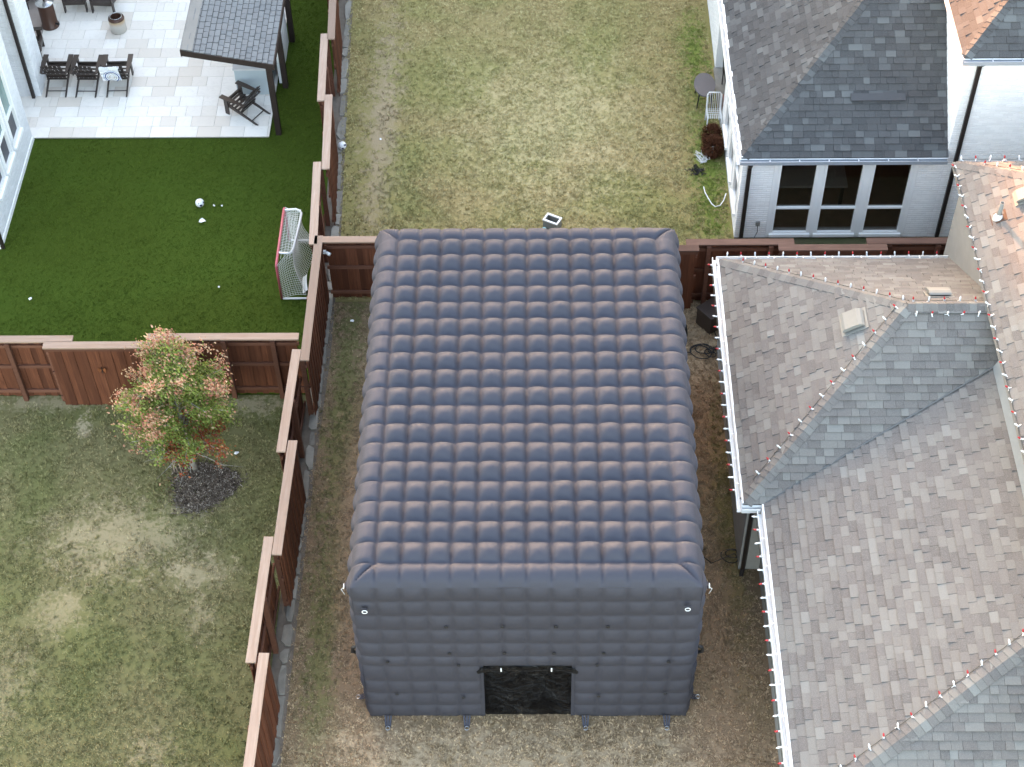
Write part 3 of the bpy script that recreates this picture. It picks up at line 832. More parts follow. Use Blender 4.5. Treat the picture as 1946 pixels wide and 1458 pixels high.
def top_fn(u, v, h, cu, cv):
    bul = 0.05 * math.sin(math.pi * (v - IY0) / (IY1 - IY0))
    ux = u + (0.03 if u < -0.2 else -0.03) * 0
    side = (-1 if u < IX0 + RIM else (1 if u > IX1 - RIM else 0))
    edge_i = cu[0] in (0, len(ex) - 2); edge_j = cv[0] in (0, len(ey) - 2)
    z = IH + rimdrop(u, IX0, IX1, v, IY0, IY1) + bul * .6
    bx = u; by = v
    if edge_i or edge_j:
        # tubular rim segments: pillow across the run only
        pr = pillow(cv[1], 3.0) if edge_i else pillow(cu[1], 3.0)
        pa = cu[1] if edge_i else cv[1]
        if edge_i and cu[0] == 0 or edge_j and not edge_i and cv[0] == 0: q = pa
        else: q = 1 - pa
        if edge_i and edge_j:
            # mitred corner
            qa = cu[1] if cu[0] == 0 else 1 - cu[1]; qb = cv[1] if cv[0] == 0 else 1 - cv[1]
            q = min(qa, qb); pr = pillow(max(qa, qb) * .5 + .25, 3) * min(1, abs(qa - qb) * 4)
            hh = .12 * math.sin(math.pi * min(1, q * .88 + .07)) ** .7 * min(1, q * 9) * (.30 + .70 * min(1, abs(qa - qb) * 5) ** .6)
            return (bx, by, z + hh)
        hh = .135 * math.sin(math.pi * min(1, q * .88 + .07)) ** .7 * min(1, q * 9) * (.45 + .55 * pillow(cv[1] if edge_i else cu[1], 4.0) ** .5)
        return (bx, by, z + hh)
    return (bx, by, z + h)
V, Fc = quilt_panel(ex, ey, top_fn, 0.17, seed=3, tuck=.28)
add_panel('quilted_roof', V, Fc, M['nylon'], inf)
ZT = IH - 0.10
def wz(v): return v * ZT / IH
def taper(z, e=1.0): return -0.03 * math.sin(math.pi * min(1, z / ZT)) * min(1, e / .35)  # slight outward bulge
DX0, DX1, DZ = -1.07, .70, 1.93
efx = [IX0, IX0 + RIM] + []
efx = ex
# front wall: columns aligned to the roof, doorway cut along cell borders moved to the door edges
efx = list(ex)
def snap(lst, val):
    k = min(range(len(lst)), key=lambda i: abs(lst[i] - val)); lst[k] = val; return k
ki0 = snap(efx, DX0); ki1 = snap(efx, DX1)
efz = list(ez); kz = snap(efz, DZ * IH / ZT)
def front_fn(u, v, h, cu, cv):
    z = wz(v); zz = z / ZT
    edge = min(u - IX0, IX1 - u); rnd = -.05 * max(0, 1 - edge / .15) ** 2
    return (u, IY0 + taper(z, edge) - h, z)
V, Fc = quilt_panel(efx, efz, front_fn, 0.045, lambda i, j: ki0 <= i < ki1 and j < kz, 5)
add_panel('front_wall', V, Fc, M['nylon'], inf)
V, Fc = quilt_panel(ex, ez, lambda u, v, h, a, c: (u, IY1 - taper(wz(v), min(u - IX0, IX1 - u)) + h, wz(v)), 0.06, None, 6)
add_panel('back_wall', V, Fc, M['nylon'], inf, True)
V, Fc = quilt_panel(ey, ez, lambda u, v, h, a, c: (IX0 + taper(wz(v), min(u - IY0, IY1 - u)) - h, u, wz(v)), 0.085, None, 7)
add_panel('side_wall', V, Fc, M['nylon'], inf, True)
V, Fc = quilt_panel(ey, ez, lambda u, v, h, a, c: (IX1 - taper(wz(v), min(u - IY0, IY1 - u)) + h, u, wz(v)), 0.085, None, 8)
add_panel('side_wall', V, Fc, M['nylon'], inf)
# doorway: reveal, curtain, rolled flap
b = MB()
for (x0, x1, z0, z1) in ((DX0 - .02, DX0 + .06, 0, DZ), (DX1 - .06, DX1 + .02, 0, DZ), (DX0, DX1, DZ - .06, DZ + .02)):
    b.box(x0, x1, IY0 + .0, IY0 + .55, z0, z1)
b.build('door_reveal', M['nylon'], inf)
def curtain():
    n, m = 130, 130; V = []; Fc = []
    for j in range(m + 1):
        z = .015 + (DZ - .05) * j / m
        for i in range(n + 1):
            x = DX0 + .03 + (DX1 - DX0 - .06) * i / n
            y = IY0 + .14 + .05 * math.sin(x * 6.2 + z * 2.1) + .05 * mnoise.noise(Vector((x * 2.2, z * 2.6, 0))) - .11 * abs(mnoise.noise(Vector((x * 2.6 + z, z * 3.4 - x * .6, 3)))) - .05 * abs(mnoise.noise(Vector((x * 6.5 - z * 2, z * 7, 8)))) + .05 - .10 * (1 - z / DZ) ** 2
            y = max(IY0 + .015 + .01 * math.sin(x * 9), y)
            k = max(0, 1 - z / .35); y = y * (1 - k) + (IY0 + .02) * k
            V.append((x, y, z))
    for j in range(m):
        for i in range(n): Fc.append((j * (n + 1) + i, j * (n + 1) + i + 1, (j + 1) * (n + 1) + i + 1, (j + 1) * (n + 1) + i))
    return V, Fc
V, Fc = curtain(); add_panel('door_curtain', V, Fc, M['vinyl'], inf)
xs = [DX0 - .04 + (DX1 - DX0 + .08) * i / 40 for i in range(41)]
pin = (DX0 + .40, DX1 - .44)
def sagz(x):
    if x < pin[0]: return -.14 * ((pin[0] - x) / .42) ** 1.3
    if x > pin[1]: return -.14 * ((x - pin[1]) / .42) ** 1.3
    return -.055 * math.sin(math.pi * (x - pin[0]) / (pin[1] - pin[0]))
b = MB(); b.tube([(x, IY0 - .03, DZ - .05 + sagz(x)) for x in xs], [.055 - .03 * max(0, 1 - min(abs(x - pin[0]), abs(x - pin[1])) / .07) for x in xs], 10); fl = b.build('rolled_flap', M['vinyl'], inf, True)
for x in pin:
    b = MB(); b.bar((x, IY0 - .10, DZ + .02), (x, IY0 - .10, DZ - .10), .025, .008, (0, 1, 0)); b.build('flap_strap', M['clip'], fl)
# anchor straps in front and on the sides
def strap(x, y, dx, dy):
    b = MB(); e = Vector((x + dx * .8, y + dy * .8, .02)); s0 = Vector((x, y, .12)); sd = Vector((-dy, dx, 0)).normalized()
    for k in (-.055, 0, .055):
        b.bar(s0 + sd * k, e + sd * k * .7, .035, .006)
    b.bar(e - sd * .05 + up * .004, e + sd * .05 + up * .004, .05, .01)
    so = b.build('anchor_strap', M['nylon'], inf)
    r = MB(); c = e + Vector((dx, dy, 0)).normalized() * .05 + up * .012
    r.tube([c + (sd * math.cos(a) + Vector((dx, dy, 0)).normalized() * math.sin(a)) * .04 for a in [i * math.pi / 6 for i in range(13)]], .009, 6, False)
    r.build('anchor_ring', M['steel'], so)
for x in (-2.88, -1.36, .92, 2.48): strap(x, IY0 - .06, 0, -.22)
for y in (16.2, 19.5, 23.6): strap(IX0 - .03, y, -.22, 0); strap(IX1 + .03, y, .22, 0)
def dring(p, n):
    p = Vector(p); n = Vector(n); s_ = n.cross(up).normalized()
    b = MB(); b.hexa([p + s_ * i * .05 + up * j * .05 + n * k for k in (0, .012) for i, j in ((-1, -1), (1, -1), (1, 1), (-1, 1))]); pt = b.build('ring_patch', M['nylon'], inf)
    r = MB(); c = p + n * .04 - up * .02
    r.tube([c + (s_ * math.cos(a) + up * math.sin(a)) * .045 for a in [i * math.pi / 7 for i in range(15)]], .008, 6, False)
    r.build('ring', M['clip'], pt)
dring((-3.02, IY0 - .10, 3.95), (0, -1, 0)); dring((2.62, IY0 - .10, 4.02), (0, -1, 0))
dring((IX0 - .10, 16.0, 4.25), (-1, 0, 0)); dring((IX1 + .10, 16.0, 4.25), (1, 0, 0))
# small dark seam vents on the front
for (x, z) in ((-1.62, 3.35), (-.62, 3.35), (.33, 3.35), (1.25, 3.35), (-1.6, 2.45), (-.6, 2.45), (.3, 2.45), (1.2, 2.45), (-2.75, 2.15), (2.4, 2.15), (-2.65, .98), (-1.4, .85), (1.15, .9), (2.4, 1.0), (-1.45, 2.03), (1.1, 2.03)):
    b = MB(); b.lathe([(.001, .0), (.032, .0), (.036, .01), (.02, .018), (.001, .018)], n=12)
    me = b.mesh('seam_vent', M['black'], smooth=True)
    o = link_mesh('seam_vent', me, inf); o.rotation_euler = (math.pi / 2, 0, 0); o.location = Vector((x, IY0 - .085, z)) - Vector(origin_of(inf))
# tie ropes on the upper corners
for sx, x in ((-1, IX0), (1, IX1)):
    b = MB(); b.tube([(x + sx * .14, 16.0, 4.2), (x + sx * .20, 16.02, 4.1), (x + sx * .16, 16.05, 3.9)], .006, 5); b.build('tie_cord', M['clip'], inf)
# blower hose cuffs
for y in (16.05,):
    for sx, x in ((-1, IX0 - .09), (1, IX1 + .09)):
        b = MB(); b.tube([(x, y + .1, 2.0), (x + sx * .10, y + .1, 1.95), (x + sx * .12, y + .1, 1.8), (x + sx * .02, y + .1, 1.76)], .035, 8); b.build('side_handle', M['black'], inf, True)

# ------------------------------------------------------------------ fences
FH = 1.93
PICK = {}
def picket_mesh(w, h, axis):
    k = (w, h, axis)
    if k not in PICK:
        b = MB()
        if axis == 'y': b.box(-.009, .009, 0, w, 0, h)
        else: b.box(0, w, -.009, .009, 0, h)
        PICK[k] = b.mesh('picket', M['picket'])
    return PICK[k]
def fence_panel(root, axis, a, b_, c, side, posts=True, capmat=None, base=.005, capw=.19, h=FH, rails=(.22, 1.05, 1.72)):
    """one panel from a to b_ along axis, centre line c (at a) or (c0, c1); side = +1/-1 where the pickets are; rails on the other side"""
    c0, c1 = c if isinstance(c, tuple) else (c, c)
    org = Vector(origin_of(root))
    def pt(t, off, z):
        cc = c0 + (c1 - c0) * (t - a) / (b_ - a)
        return Vector((cc + off, t, z)) if axis == 'y' else Vector((t, cc + off, z))
    L = b_ - a
    m = MB(); m.bar(pt(a - .02, 0, h + .022), pt(b_ + .02, 0, h + .022), capw, .038)
    cap = m.build('cap_board', capmat, root)
    m = MB(); m.bar(pt(a, side * .055 + side * .012, h - .05), pt(b_, side * .055 + side * .012, h - .05), .018, .09); m.build('trim_board', M['rail_y' if axis == 'y' else 'rail_x'], cap)
    for z in rails:
        m = MB(); m.bar(pt(a, side * .008, z), pt(b_, side * .008, z), .04, .088); m.build('rail', M['rail_y' if axis == 'y' else 'rail_x'], cap)
    w = .14; n = max(1, int(L / (w - .004)))
    pm = picket_mesh(w, h - base - .005, axis)
    for i in range(n):
        t = a + (L - n * (w - .004)) / 2 + i * (w - .004)
        o = bpy.data.objects.new('picket', pm); COL.objects.link(o); o.parent = cap
        off = side * (.040 + (.018 if i % 2 else 0.0))
        p = pt(t, off, base + random.uniform(-.004, .012)); o.location = p - org
        if c1 != c0: o.rotation_euler = (0, 0, -math.atan2(c1 - c0, L) if axis == 'y' else math.atan2(c1 - c0, L))
    return cap
def fence_post(root, x, y, h=FH - .02):
    m = MB(); m.box(x - .05, x + .05, y - .05, y + .05, 0, h); return m.build('post', M['rail_y'], root)
fl_ = thing('fence', 'long dark stained fence with stepped pale cap boards left of the inflatable', 'fence', (-5.13, 14, 0))
# (y near, y far, centre x near, centre x far, side of pickets)
LONG = [(34.16, 36.60, -5.235, -5.36, 1), (31.74, 34.33, -5.295, -5.42, -1), (29.26, 31.92, -4.985, -5.12, 1), (26.74, 29.46, -5.07, -5.20, -1),
        (23.24, 26.97, -4.955, -4.955, 1), (20.77, 23.51, -5.22, -5.15, -1), (18.24, 21.02, -5.055, -5.0, 1), (15.84, 18.62, -5.30, -5.25, -1), (13.0, 16.0, -5.115, -5.07, 1), (36.62, 39.2, -5.55, -5.66, -1)]
for (y0, y1, cx0, cx1, sd) in LONG:
    fence_panel(fl_, 'y', y0, y1, (cx0, cx1), sd, capmat=M['cap_y'])
    fence_post(fl_, (cx0 + cx1) / 2 - sd * .07, y0 + .10); fence_post(fl_, (cx0 + cx1) / 2 - sd * .07, (y0 + y1) / 2)
fc_ = thing('fence', 'stained cross fence between the synthetic turf and the yard with the tree', 'fence', (-8.5, 23.85, 0))
for (x0, x1, c, sd) in ((-12.9, -10.06, 23.86, 1), (-10.63, -8.2, 23.68, -1), (-8.40, -5.16, 23.91, 1)):
    fence_panel(fc_, 'x', x0, x1, c, sd, capmat=M['cap_x'])
    for t in ((x0 + .2, (x0 + x1) / 2, x1 - .55) if sd > 0 else (x0 + .3, x1 - .3)): fence_post(fc_, t, c - sd * .075)
fb_ = thing('fence', 'short stretch of back fence between the long fence and the inflatable', 'fence', (-4.2, 26.85, 0))
fence_panel(fb_, 'x', -4.84, -3.0, 26.87, 1, capmat=M['cap_x']); fence_post(fb_, -3.4, 26.79)
fence_panel(fb_, 'x', -3.1, .2, 26.70, -1, capmat=M['cap_dark']); fence_panel(fb_, 'x', .05, 3.2, 26.87, 1, capmat=M['cap_dark'])
fr_ = thing('fence', 'dark stained back fence below the three tall windows', 'fence', (6.2, 26.7, 0))
for (x0, x1, c, sd, cm) in ((3.42, 5.82, 26.73, 1, 'cap_dark'), (3.24 - 2.0, 3.66, 26.54, -1, 'cap_dark'), (5.49, 7.90, 26.54, -1, 'cap_dark'), (7.50, 9.6, 26.74, 1, 'cap_dark'), (9.4, 12.2, 26.56, -1, 'cap_dark')):
    fence_panel(fr_, 'x', x0, x1, c, sd, capmat=M[cm])
    fence_post(fr_, x0 + .5, c - sd * .075); fence_post(fr_, x1 - .5, c - sd * .075)

# stone edging along the long fence
se = tag(empty('stone_border', (-4.9, 14, 0)), 'rough limestone strip along the foot of the long fence', 'edging')
def stone(root, x, y, w, l, h, mat):
    b = MB(); n = 7; top = []; bot = []
    for k in range(n):
        a = 2 * math.pi * k / n + random.uniform(-.25, .25); r = random.uniform(.82, 1.08)
        cx = max(-1, min(1, 1.42 * math.cos(a))); cy = max(-1, min(1, 1.42 * math.sin(a)))
        top.append((x + cx * w / 2 * r * .93, y + cy * l / 2 * r * .95, h + random.uniform(-.012, .012))); bot.append((x + cx * w / 2 * r, y + cy * l / 2 * r, 0))
    b.face(top)
    for k in range(n):
        j = (k + 1) % n; b.face([bot[k], bot[j], top[j], top[k]])
    return b.build('stone', mat, root)
b = MB(); ys = list(np.arange(13, 39.6, .5))
for i in range(len(ys) - 1):
    xa, xb_ = fx(ys[i]) + .02, fx(ys[i + 1]) + .02
    b.face([(xa - .1, ys[i], .006), (xa + .30, ys[i], .006), (xb_ + .30, ys[i + 1], .006), (xb_ - .1, ys[i + 1], .006)])
b.build('mortar_bed', M['dirt'], se)
y = 13.1
while y < 39:
    l = random.uniform(.3, .95); w = random.uniform(.13, .24)
    stone(se, fx(y) + .17 + random.uniform(-.02, .02), y + l / 2, w, l * 1.0, random.uniform(.02, .05), M['stone'] if random.random() < .7 else M['concrete'])
    y += l
# ------------------------------------------------------------------ white brick house (upper right)
hb = thing('house', 'white brick house with dark slate grey hip roof and three tall windows', 'house', (4.83, 28.85, 0))
WY, WX = 28.85, 4.83; ZB = 2.70
wins = [(5.70, 6.58), (6.77, 7.66), (7.88, 8.78)]
hole = [(a, c, .16, 2.63) for a, c in wins]
b = MB(); wall_holes(b, 'x', WY, .2, WX, 9.5, 0, ZB - .05, hole); w1 = b.build('wall', M['mortar_white'], hb)
tag(bricks('x', WY, -.008, WX + .001, 9.49, .01, ZB - .06, [(a - .14, c + .14, .06, 2.64) for a, c in wins]).build('brick_courses', M['brick_white'], w1), kind='stuff')
def window(root, axis, pos, inward, u0, u1, z0, z1, split=None, gm='glass', low=None, proud=.02, fw=.06):
    """frame, sill, meeting rail and panes of one window; inward = sign of the inside direction"""
    def bx(mb, ua, ub, da, db, za, zb):
        d0, d1 = sorted((pos + inward * da, pos + inward * db))
        if axis == 'x': mb.box(ua, ub, d0, d1, za, zb)
        else: mb.box(d0, d1, ua, ub, za, zb)
    f = MB()
    bx(f, u0 - .03, u0 + fw, -proud, .09, z0, z1); bx(f, u1 - fw, u1 + .03, -proud, .09, z0, z1)
    bx(f, u0 + fw, u1 - fw, -proud, .09, z1 - fw, z1); bx(f, u0 + fw, u1 - fw, -proud, .09, z0, z0 + fw)
    if split: bx(f, u0 + fw, u1 - fw, -proud * .5, .08, split - .025, split + .025)
    fr = f.build('window', M['white_paint'], root)
    s = MB(); bx(s, u0 - .05, u1 + .05, -proud - .05, .02, z0 - .09, z0 - .004); s.build('window_sill', M['white_paint'], fr)
    spans = [(z0 + fw, (split or z1) - (.03 if split else fw)), (split + .03, z1 - fw)] if split else [(z0 + fw, z1 - fw)]
    for k, (a, c) in enumerate(spans):
        p = MB(); bx(p, u0 + fw, u1 - fw, .045, .05, a, c); p.build('pane', M[(low or gm) if (k == 0 and split) else gm], fr)
    return fr
for a, c in wins: window(hb, 'x', WY, 1, a, c, .16, 2.63, .98, fw=.035)
for (a, c) in ((5.57, 5.665), (6.615, 6.735), (7.695, 7.845), (8.815, 8.91)):
    b = MB(); b.box(a, c, WY - .014, WY - .001, .075, 2.64); b.build('window_trim', M['white_paint'], hb)
# room behind the windows
b = MB(); b.face([(WX + .22, WY + .21, .05), (9.4, WY + .21, .05), (9.4, 33, .05), (WX + .22, 33, .05)]); b.build('room_floor', M['room_floor'], hb)
b = MB(); b.face([(WX + .22, 32.9, 0), (9.4, 32.9, 0), (9.4, 32.9, 2.6), (WX + .22, 32.9, 2.6)]); b.face([(9.4, WY + .3, 0), (9.4, 33, 0), (9.4, 33, 2.6), (9.4, WY + .3, 2.6)]); b.face([(WX + .22, WY + .3, 0), (WX + .22, 33, 0), (WX + .22, 33, 2.6), (WX + .22, WY + .3, 2.6)])
b.face([(WX + .22, WY + .21, 2.6), (9.4, WY + .21, 2.6), (9.4, 33, 2.6), (WX + .22, 33, 2.6)]); b.build('room_wall', M['room'], hb)
dt = thing('dining_table', 'pale dining table seen through the two tall windows near the house corner', 'table', (6.7, 30.3, .05))
b = MB(); b.box(5.8, 7.6, 29.8, 30.9, .74, .80); b.build('table_top', M['table_wood'], dt)
for x, y in ((5.9, 29.9), (7.5, 29.9), (5.9, 30.8), (7.5, 30.8)):
    b = MB(); b.box(x - .04, x + .04, y - .04, y + .04, .05, .74); b.build('leg', M['heater_brown'], dt)
# left wall of the white house: near part with three windows, porch recess, far part
lw = [(29.15, 29.95), (30.30, 31.1), (31.55, 32.35)]
lh = [(a, c, .55, 2.3) for a, c in lw]
b = MB(); wall_holes(b, 'y', WX, .2, WY + .2, 33.0, 0, ZB - .05, lh); w2 = b.build('wall', M['mortar_white'], hb)
tag(bricks('y', WX, -.008, WY + .005, 33.0, .01, ZB - .06, [(a - .03, c + .03, .45, 2.34) for a, c in lw]).build('brick_courses', M['brick_white'], w2), kind='stuff')
for a, c in lw: window(hb, 'y', WX, 1, a, c, .55, 2.3, 1.35)
b = MB(); b.box(WX, WX + .2, 35.25, 48, 0, ZB - .05); w3 = b.build('wall', M['mortar_white'], hb)
tag(bricks('y', WX, -.008, 35.25, 40, .01, ZB - .06, []).build('brick_courses', M['brick_white'], w3), kind='stuff')
b = MB(); b.box(7.0, 7.2, 33.0, 35.25, 0, ZB - .05); b.box(WX + .2, 7.0, 32.8, 33.0, 0, ZB - .05); b.box(WX + .2, 7.0, 35.25, 35.45, 0, ZB - .05); b.build('porch_wall', M['white_paint'], hb)
b = MB(); b.box(WX - .05, 7.0, 33.0, 35.25, 0, .07); b.build('porch_floor', M['concrete'], hb)
# tall wing
CX, CZ = 9.5, 5.65
b = MB(); b.box(CX, 21.8, WY, WY + .2, 0, CZ - .05); w4 = b.build('wall', M['mortar_white'], hb)
tag(bricks('x', WY, -.008, CX + .0, 13.5, .01, CZ - .06, []).build('brick_courses', M['brick_white'], w4), kind='stuff')
b = MB(); b.box(CX, CX + .2, WY + .2, 45, 0, CZ - .05); w5 = b.build('wall', M['mortar_white'], hb)
tag(bricks('y', CX, -.008, WY, 36, 2.6, CZ - .06, []).build('brick_courses', M['brick_white'], w5), kind='stuff')
rb = Roof(hb, M['shingle_slate'], 0.155, (.15, .20, .24, .28, .33), 300)
KS = .80; EX, EY = 4.75, 28.72; RW = 3.65
rb.slope([(EX, EY, ZB), (9.5, EY, ZB), (9.5, EY + RW, ZB + KS * RW), (EX + RW, EY + RW, ZB + KS * RW)], (1, 0, 0))
rb.slope([(EX, EY, ZB), (EX + RW, EY + RW, ZB + KS * RW), (EX + RW, 47, ZB + KS * RW), (EX, 47, ZB)], (0, 1, 0))
CEX, CEY = 9.28, 28.62; CW = 4.5
rb.slope([(CEX, CEY, CZ), (CEX + CW, CEY + CW, CZ + KS * CW), (CEX + CW, 45, CZ + KS * CW), (CEX, 45, CZ)], (0, 1, 0), single=False)
rb.slope([(CEX, CEY, CZ), (22, CEY, CZ), (22 - CW, CEY + CW, CZ + KS * CW), (CEX + CW, CEY + CW, CZ + KS * CW)], (1, 0, 0), single=False)
rb.finish()
caps_between(hb, (EX + .04, EY + .04, ZB + .02), (EX + RW, EY + RW, ZB + KS * RW), dn(-1, 0, KS), dn(0, -1, KS), M['shingle_slate'])
caps_between(hb, (CEX + .04, CEY + .04, CZ + .02), (CEX + CW, CEY + CW, CZ + KS * CW), dn(-1, 0, KS), dn(0, -1, KS), M['shingle_slate'])
for (x0, x1, y0, y1, z) in ((EX - .03, EX - .006, EY, 46, ZB), (EX - .03, 9.49, EY - .03, EY - .006, ZB), (CEX - .03, CEX - .006, CEY, 44, CZ), (CEX - .03, 17, CEY - .03, CEY - .006, CZ)):
    b = MB(); b.box(x0, x1, y0, y1, z - .2, z - .015); b.build('fascia', M['white_paint'], hb)
b = MB(); b.box(EX, WX - .01, EY, 46, ZB - .15, ZB - .13); b.box(CEX, CX - .01, CEY, 44, CZ - .15, CZ - .13); b.box(CEX, 17, CEY + .01, WY - .01, CZ - .17, CZ - .155); b.build('soffit', M['white_paint'], hb)
gutter(hb, (EX - .032, EY - .1, ZB - .02), (EX - .032, 44, ZB - .02), (-1, 0, 0), M['gutter_white'])
gutter(hb, (EX - .03, EY - .033, ZB - .02), (9.48, EY - .033, ZB - .02), (0, -1, 0), M['gutter_grey'])
gutter(hb, (CEX - .03, CEY - .033, CZ - .02), (15, CEY - .033, CZ - .02), (0, -1, 0), M['gutter_grey'])
b = MB(); b.box(EX - .035, EX + .03, EY, 44, ZB + .024, ZB + .034); b.build('drip_edge', M['gutter_white'], hb)
for (x, ztop, yy) in ((4.98, ZB, EY), (9.72, CZ, CEY)):
    b = MB(); b.bar((x, yy - .08, ztop - .10), (x, WY - .07, ztop - .34), .09, .07, (0, 1, 0)); b.bar((x, WY - .055, ztop - .30), (x, WY - .055, .06), .09, .07, (0, 1, 0)); b.build('downspout', M['dark_metal'], hb)
# long low slot vent on the front slope
b = MB(); p0 = Vector((7.27, 29.72, ZB + KS * 1.0 + .03)); vv = Vector((0, 1, KS)).normalized(); nn = Vector((0, -KS, 1)).normalized()
b.hexa([p0 + Vector((1.25 * i, 0, 0)) + vv * (.17 * j) + nn * k for k in (0, .07) for i, j in ((0, 0), (1, 0), (1, 1), (0, 1))]); b.build('slot_vent', M['vent_dark'], hb)
# outlet and cable on the wall
b = MB(); b.box(5.30, 5.40, WY - .05, WY - .009, .44, .56); ou = b.build('outlet_box', M['vent_grey'], hb)
b = MB(); b.tube([(5.35, WY - .05, .46), (5.36, WY - .06, .25), (5.30, WY - .07, .05), (5.22, WY - .1, .02)], .008, 6); b.build('outlet_cable', M['black'], ou)

# ------------------------------------------------------------------ left house
ha = thing('house', 'whitewashed brick house wall with greenish windows at the left edge', 'house', (-13.05, 28.6, 0))
AX, AY0, AY1 = -13.05, 28.6, 32.55
aw = [(31.22, 31.92), (30.30, 31.0), (29.40, 30.1)]
ah = [(a, c, .95, 3.1) for a, c in aw]
b = MB(); wall_holes(b, 'y', AX, -.2, AY0, AY1, 0, 5.6, ah); a1 = b.build('wall', M['mortar_white'], ha)
tag(bricks('y', AX, .010, AY0, AY1, .16, 4.4, [(a - .05, c + .05, .80, 3.15) for a, c in aw]).build('brick_courses', M['brick_grey'], a1), kind='stuff')
b = MB(); b.box(AX - .1, AX + .03, AY0 - .03, AY1 + .03, 0, .13); b.build('plinth', M['white_paint'], ha)
for a, c in aw: window(ha, 'y', AX, -1, a, c, .95, 3.1, 1.72, 'glass_green', 'glass_screen', .03, .05)
b = MB(); b.box(-24, AX - .2, AY0, AY1, 0, 5.6); b.box(-24, -14.95, AY1, 48, 0, 5.6); b.build('house_core', M['mortar_white'], ha)
# brick pier of the covered patio
b = MB(); b.box(-14.94, -13.15, 34.24, 35.05, 0, 5.2); a2 = b.build('pier', M['mortar_white'], ha)
bb = bricks('x', 34.24, -.010, -14.94, -13.15, .01, 4.4, []); b2 = bricks('y', -13.15, .010, 34.24, 35.05, .01, 4.4, [])
n0 = len(bb.v); bb.v += b2.v; bb.f += [tuple(i + n0 for i in q) for q in b2.f]; bb.r += b2.r
tag(bb.build('brick_courses', M['brick_grey'], a2), kind='stuff')
b = MB(); b.bar((-13.33, 34.17, 5.0), (-13.33, 34.17, .05), .085, .07, (0, 1, 0)); b.build('downspout', M['dark_metal'], ha)
b = MB(); b.bar((-12.99, 28.55, 5.0), (-12.99, 28.55, .05), .085, .07, (0, 1, 0)); b.build('downspout', M['dark_metal'], ha)
ra = Roof(ha, M['shingle_slate'], .30, (.5, .7), 0)
ra.slope([(-13.25, 28.2, 5.65), (-13.25, 48, 5.65), (-18.6, 42.6, 8.9), (-18.6, 33.6, 8.9)], (0, 1, 0))
ra.slope([(-13.25, 28.2, 5.65), (-18.6, 33.6, 8.9), (-24, 28.2, 5.65)], (1, 0, 0))
ra.slope([(-24, 28.2, 5.65), (-18.6, 33.6, 8.9), (-18.6, 42.6, 8.9), (-24, 48, 5.65)], (0, 1, 0))
ra.slope([(-13.25, 48, 5.65), (-24, 48, 5.65), (-18.6, 42.6, 8.9)], (1, 0, 0))
ra.finish()

# ------------------------------------------------------------------ patio
pt_ = tag(empty('patio', (-10, 35, 0)), 'pale travertine paved patio beside the synthetic turf', None, kind='structure')
PZ = .06
b = MB(); b.box(-15.5, -6.92, 32.60, 46, -.02, PZ - .012); b.build('patio_slab', M['concrete'], pt_)
pav = {}
y = 32.58; rowi = 0
while y < 45:
    hgt = .405; x = -15.5 - (.2 * (rowi % 3))
    while x < -6.92:
        w = random.choice((.405, .405, .61, .61, .203)) if rowi % 2 else random.choice((.405, .61, .61))
        x1 = min(x + w, -6.90)
        if x1 - x > .05:
            ww = round(x1 - x, 3); lift = random.choice((0, .0015, .003))
            k = (ww,)
            if k not in pav:
                b = MB(); b.box(.004, ww - .004, .004, hgt - .004, -.02, 0); pav[k] = b.mesh('paver', M['travertine'])
            o = bpy.data.objects.new('paver', pav[k]); COL.objects.link(o); o.parent = pt_; o.location = (x + 10, y - 35, PZ + lift)
        x = x1
    y += hgt; rowi += 1
    if y > 40.5: break

# pavilion
pv = thing('pavilion', 'small shed roofed pavilion with grey shingles and dark posts on the patio edge', 'pavilion', (-6.7, 32.7, 0))
rp = Roof(pv, M['shingle_blue'], .14, (.20, .23, .26), 300, .011)
PL, PR = (-8.70, 2.93), (-6.50, 2.47)
rp.slope([(PL[0], 32.50, PL[1]), (PL[0], 37.6, PL[1]), (PR[0], 37.6, PR[1]), (PR[0], 32.50, PR[1])], (0, 1, 0), .05, lap=-.012, deck_mat=M['pavilion_wood'])
rp.finish()
b = MB(); b.hexa([(PL[0] - .02, 32.47, PL[1] - .16), (PR[0] + .02, 32.47, PR[1] - .16), (PR[0] + .02, 32.495, PR[1] - .16), (PL[0] - .02, 32.495, PL[1] - .16), (PL[0] - .02, 32.47, PL[1] - .002), (PR[0] + .02, 32.47, PR[1] - .002), (PR[0] + .02, 32.495, PR[1] - .002), (PL[0] - .02, 32.495, PL[1] - .002)]); b.build('fascia', M['pavilion_wood'], pv)
b = MB(); b.box(PL[0] - .03, PL[0] - .004, 32.46, 37.6, PL[1] - .17, PL[1] + .02); b.build('fascia', M['pavilion_wood'], pv)
b = MB(); b.box(PR[0] + .003, PR[0] + .028, 32.46, 37.6, PR[1] - .17, PR[1] + .005); b.build('fascia', M['pavilion_wood'], pv)
b = MB(); b.hexa([(PL[0] - .02, 32.50, PL[1] + .006), (PL[0] + .26, 32.50, PL[1] - .05 + .006), (PL[0] + .26, 37.6, PL[1] - .05 + .006), (PL[0] - .02, 37.6, PL[1] + .006), (PL[0] - .02, 32.50, PL[1] + .03), (PL[0] + .26, 32.50, PL[1] - .054 + .03), (PL[0] + .26, 37.6, PL[1] - .054 + .03), (PL[0] - .02, 37.6, PL[1] + .03)]); b.build('edge_strip', M['strip_grey'], pv)
for y in (32.75, 34.63, 36.58):
    b = MB(); b.box(-6.74, -6.60, y - .07, y + .07, 0, 2.33); b.build('post', M['pavilion_wood'], pv)
b = MB(); b.box(-6.74, -6.60, 32.5, 37.5, 2.335, 2.43); b.build('beam', M['pavilion_wood'], pv)
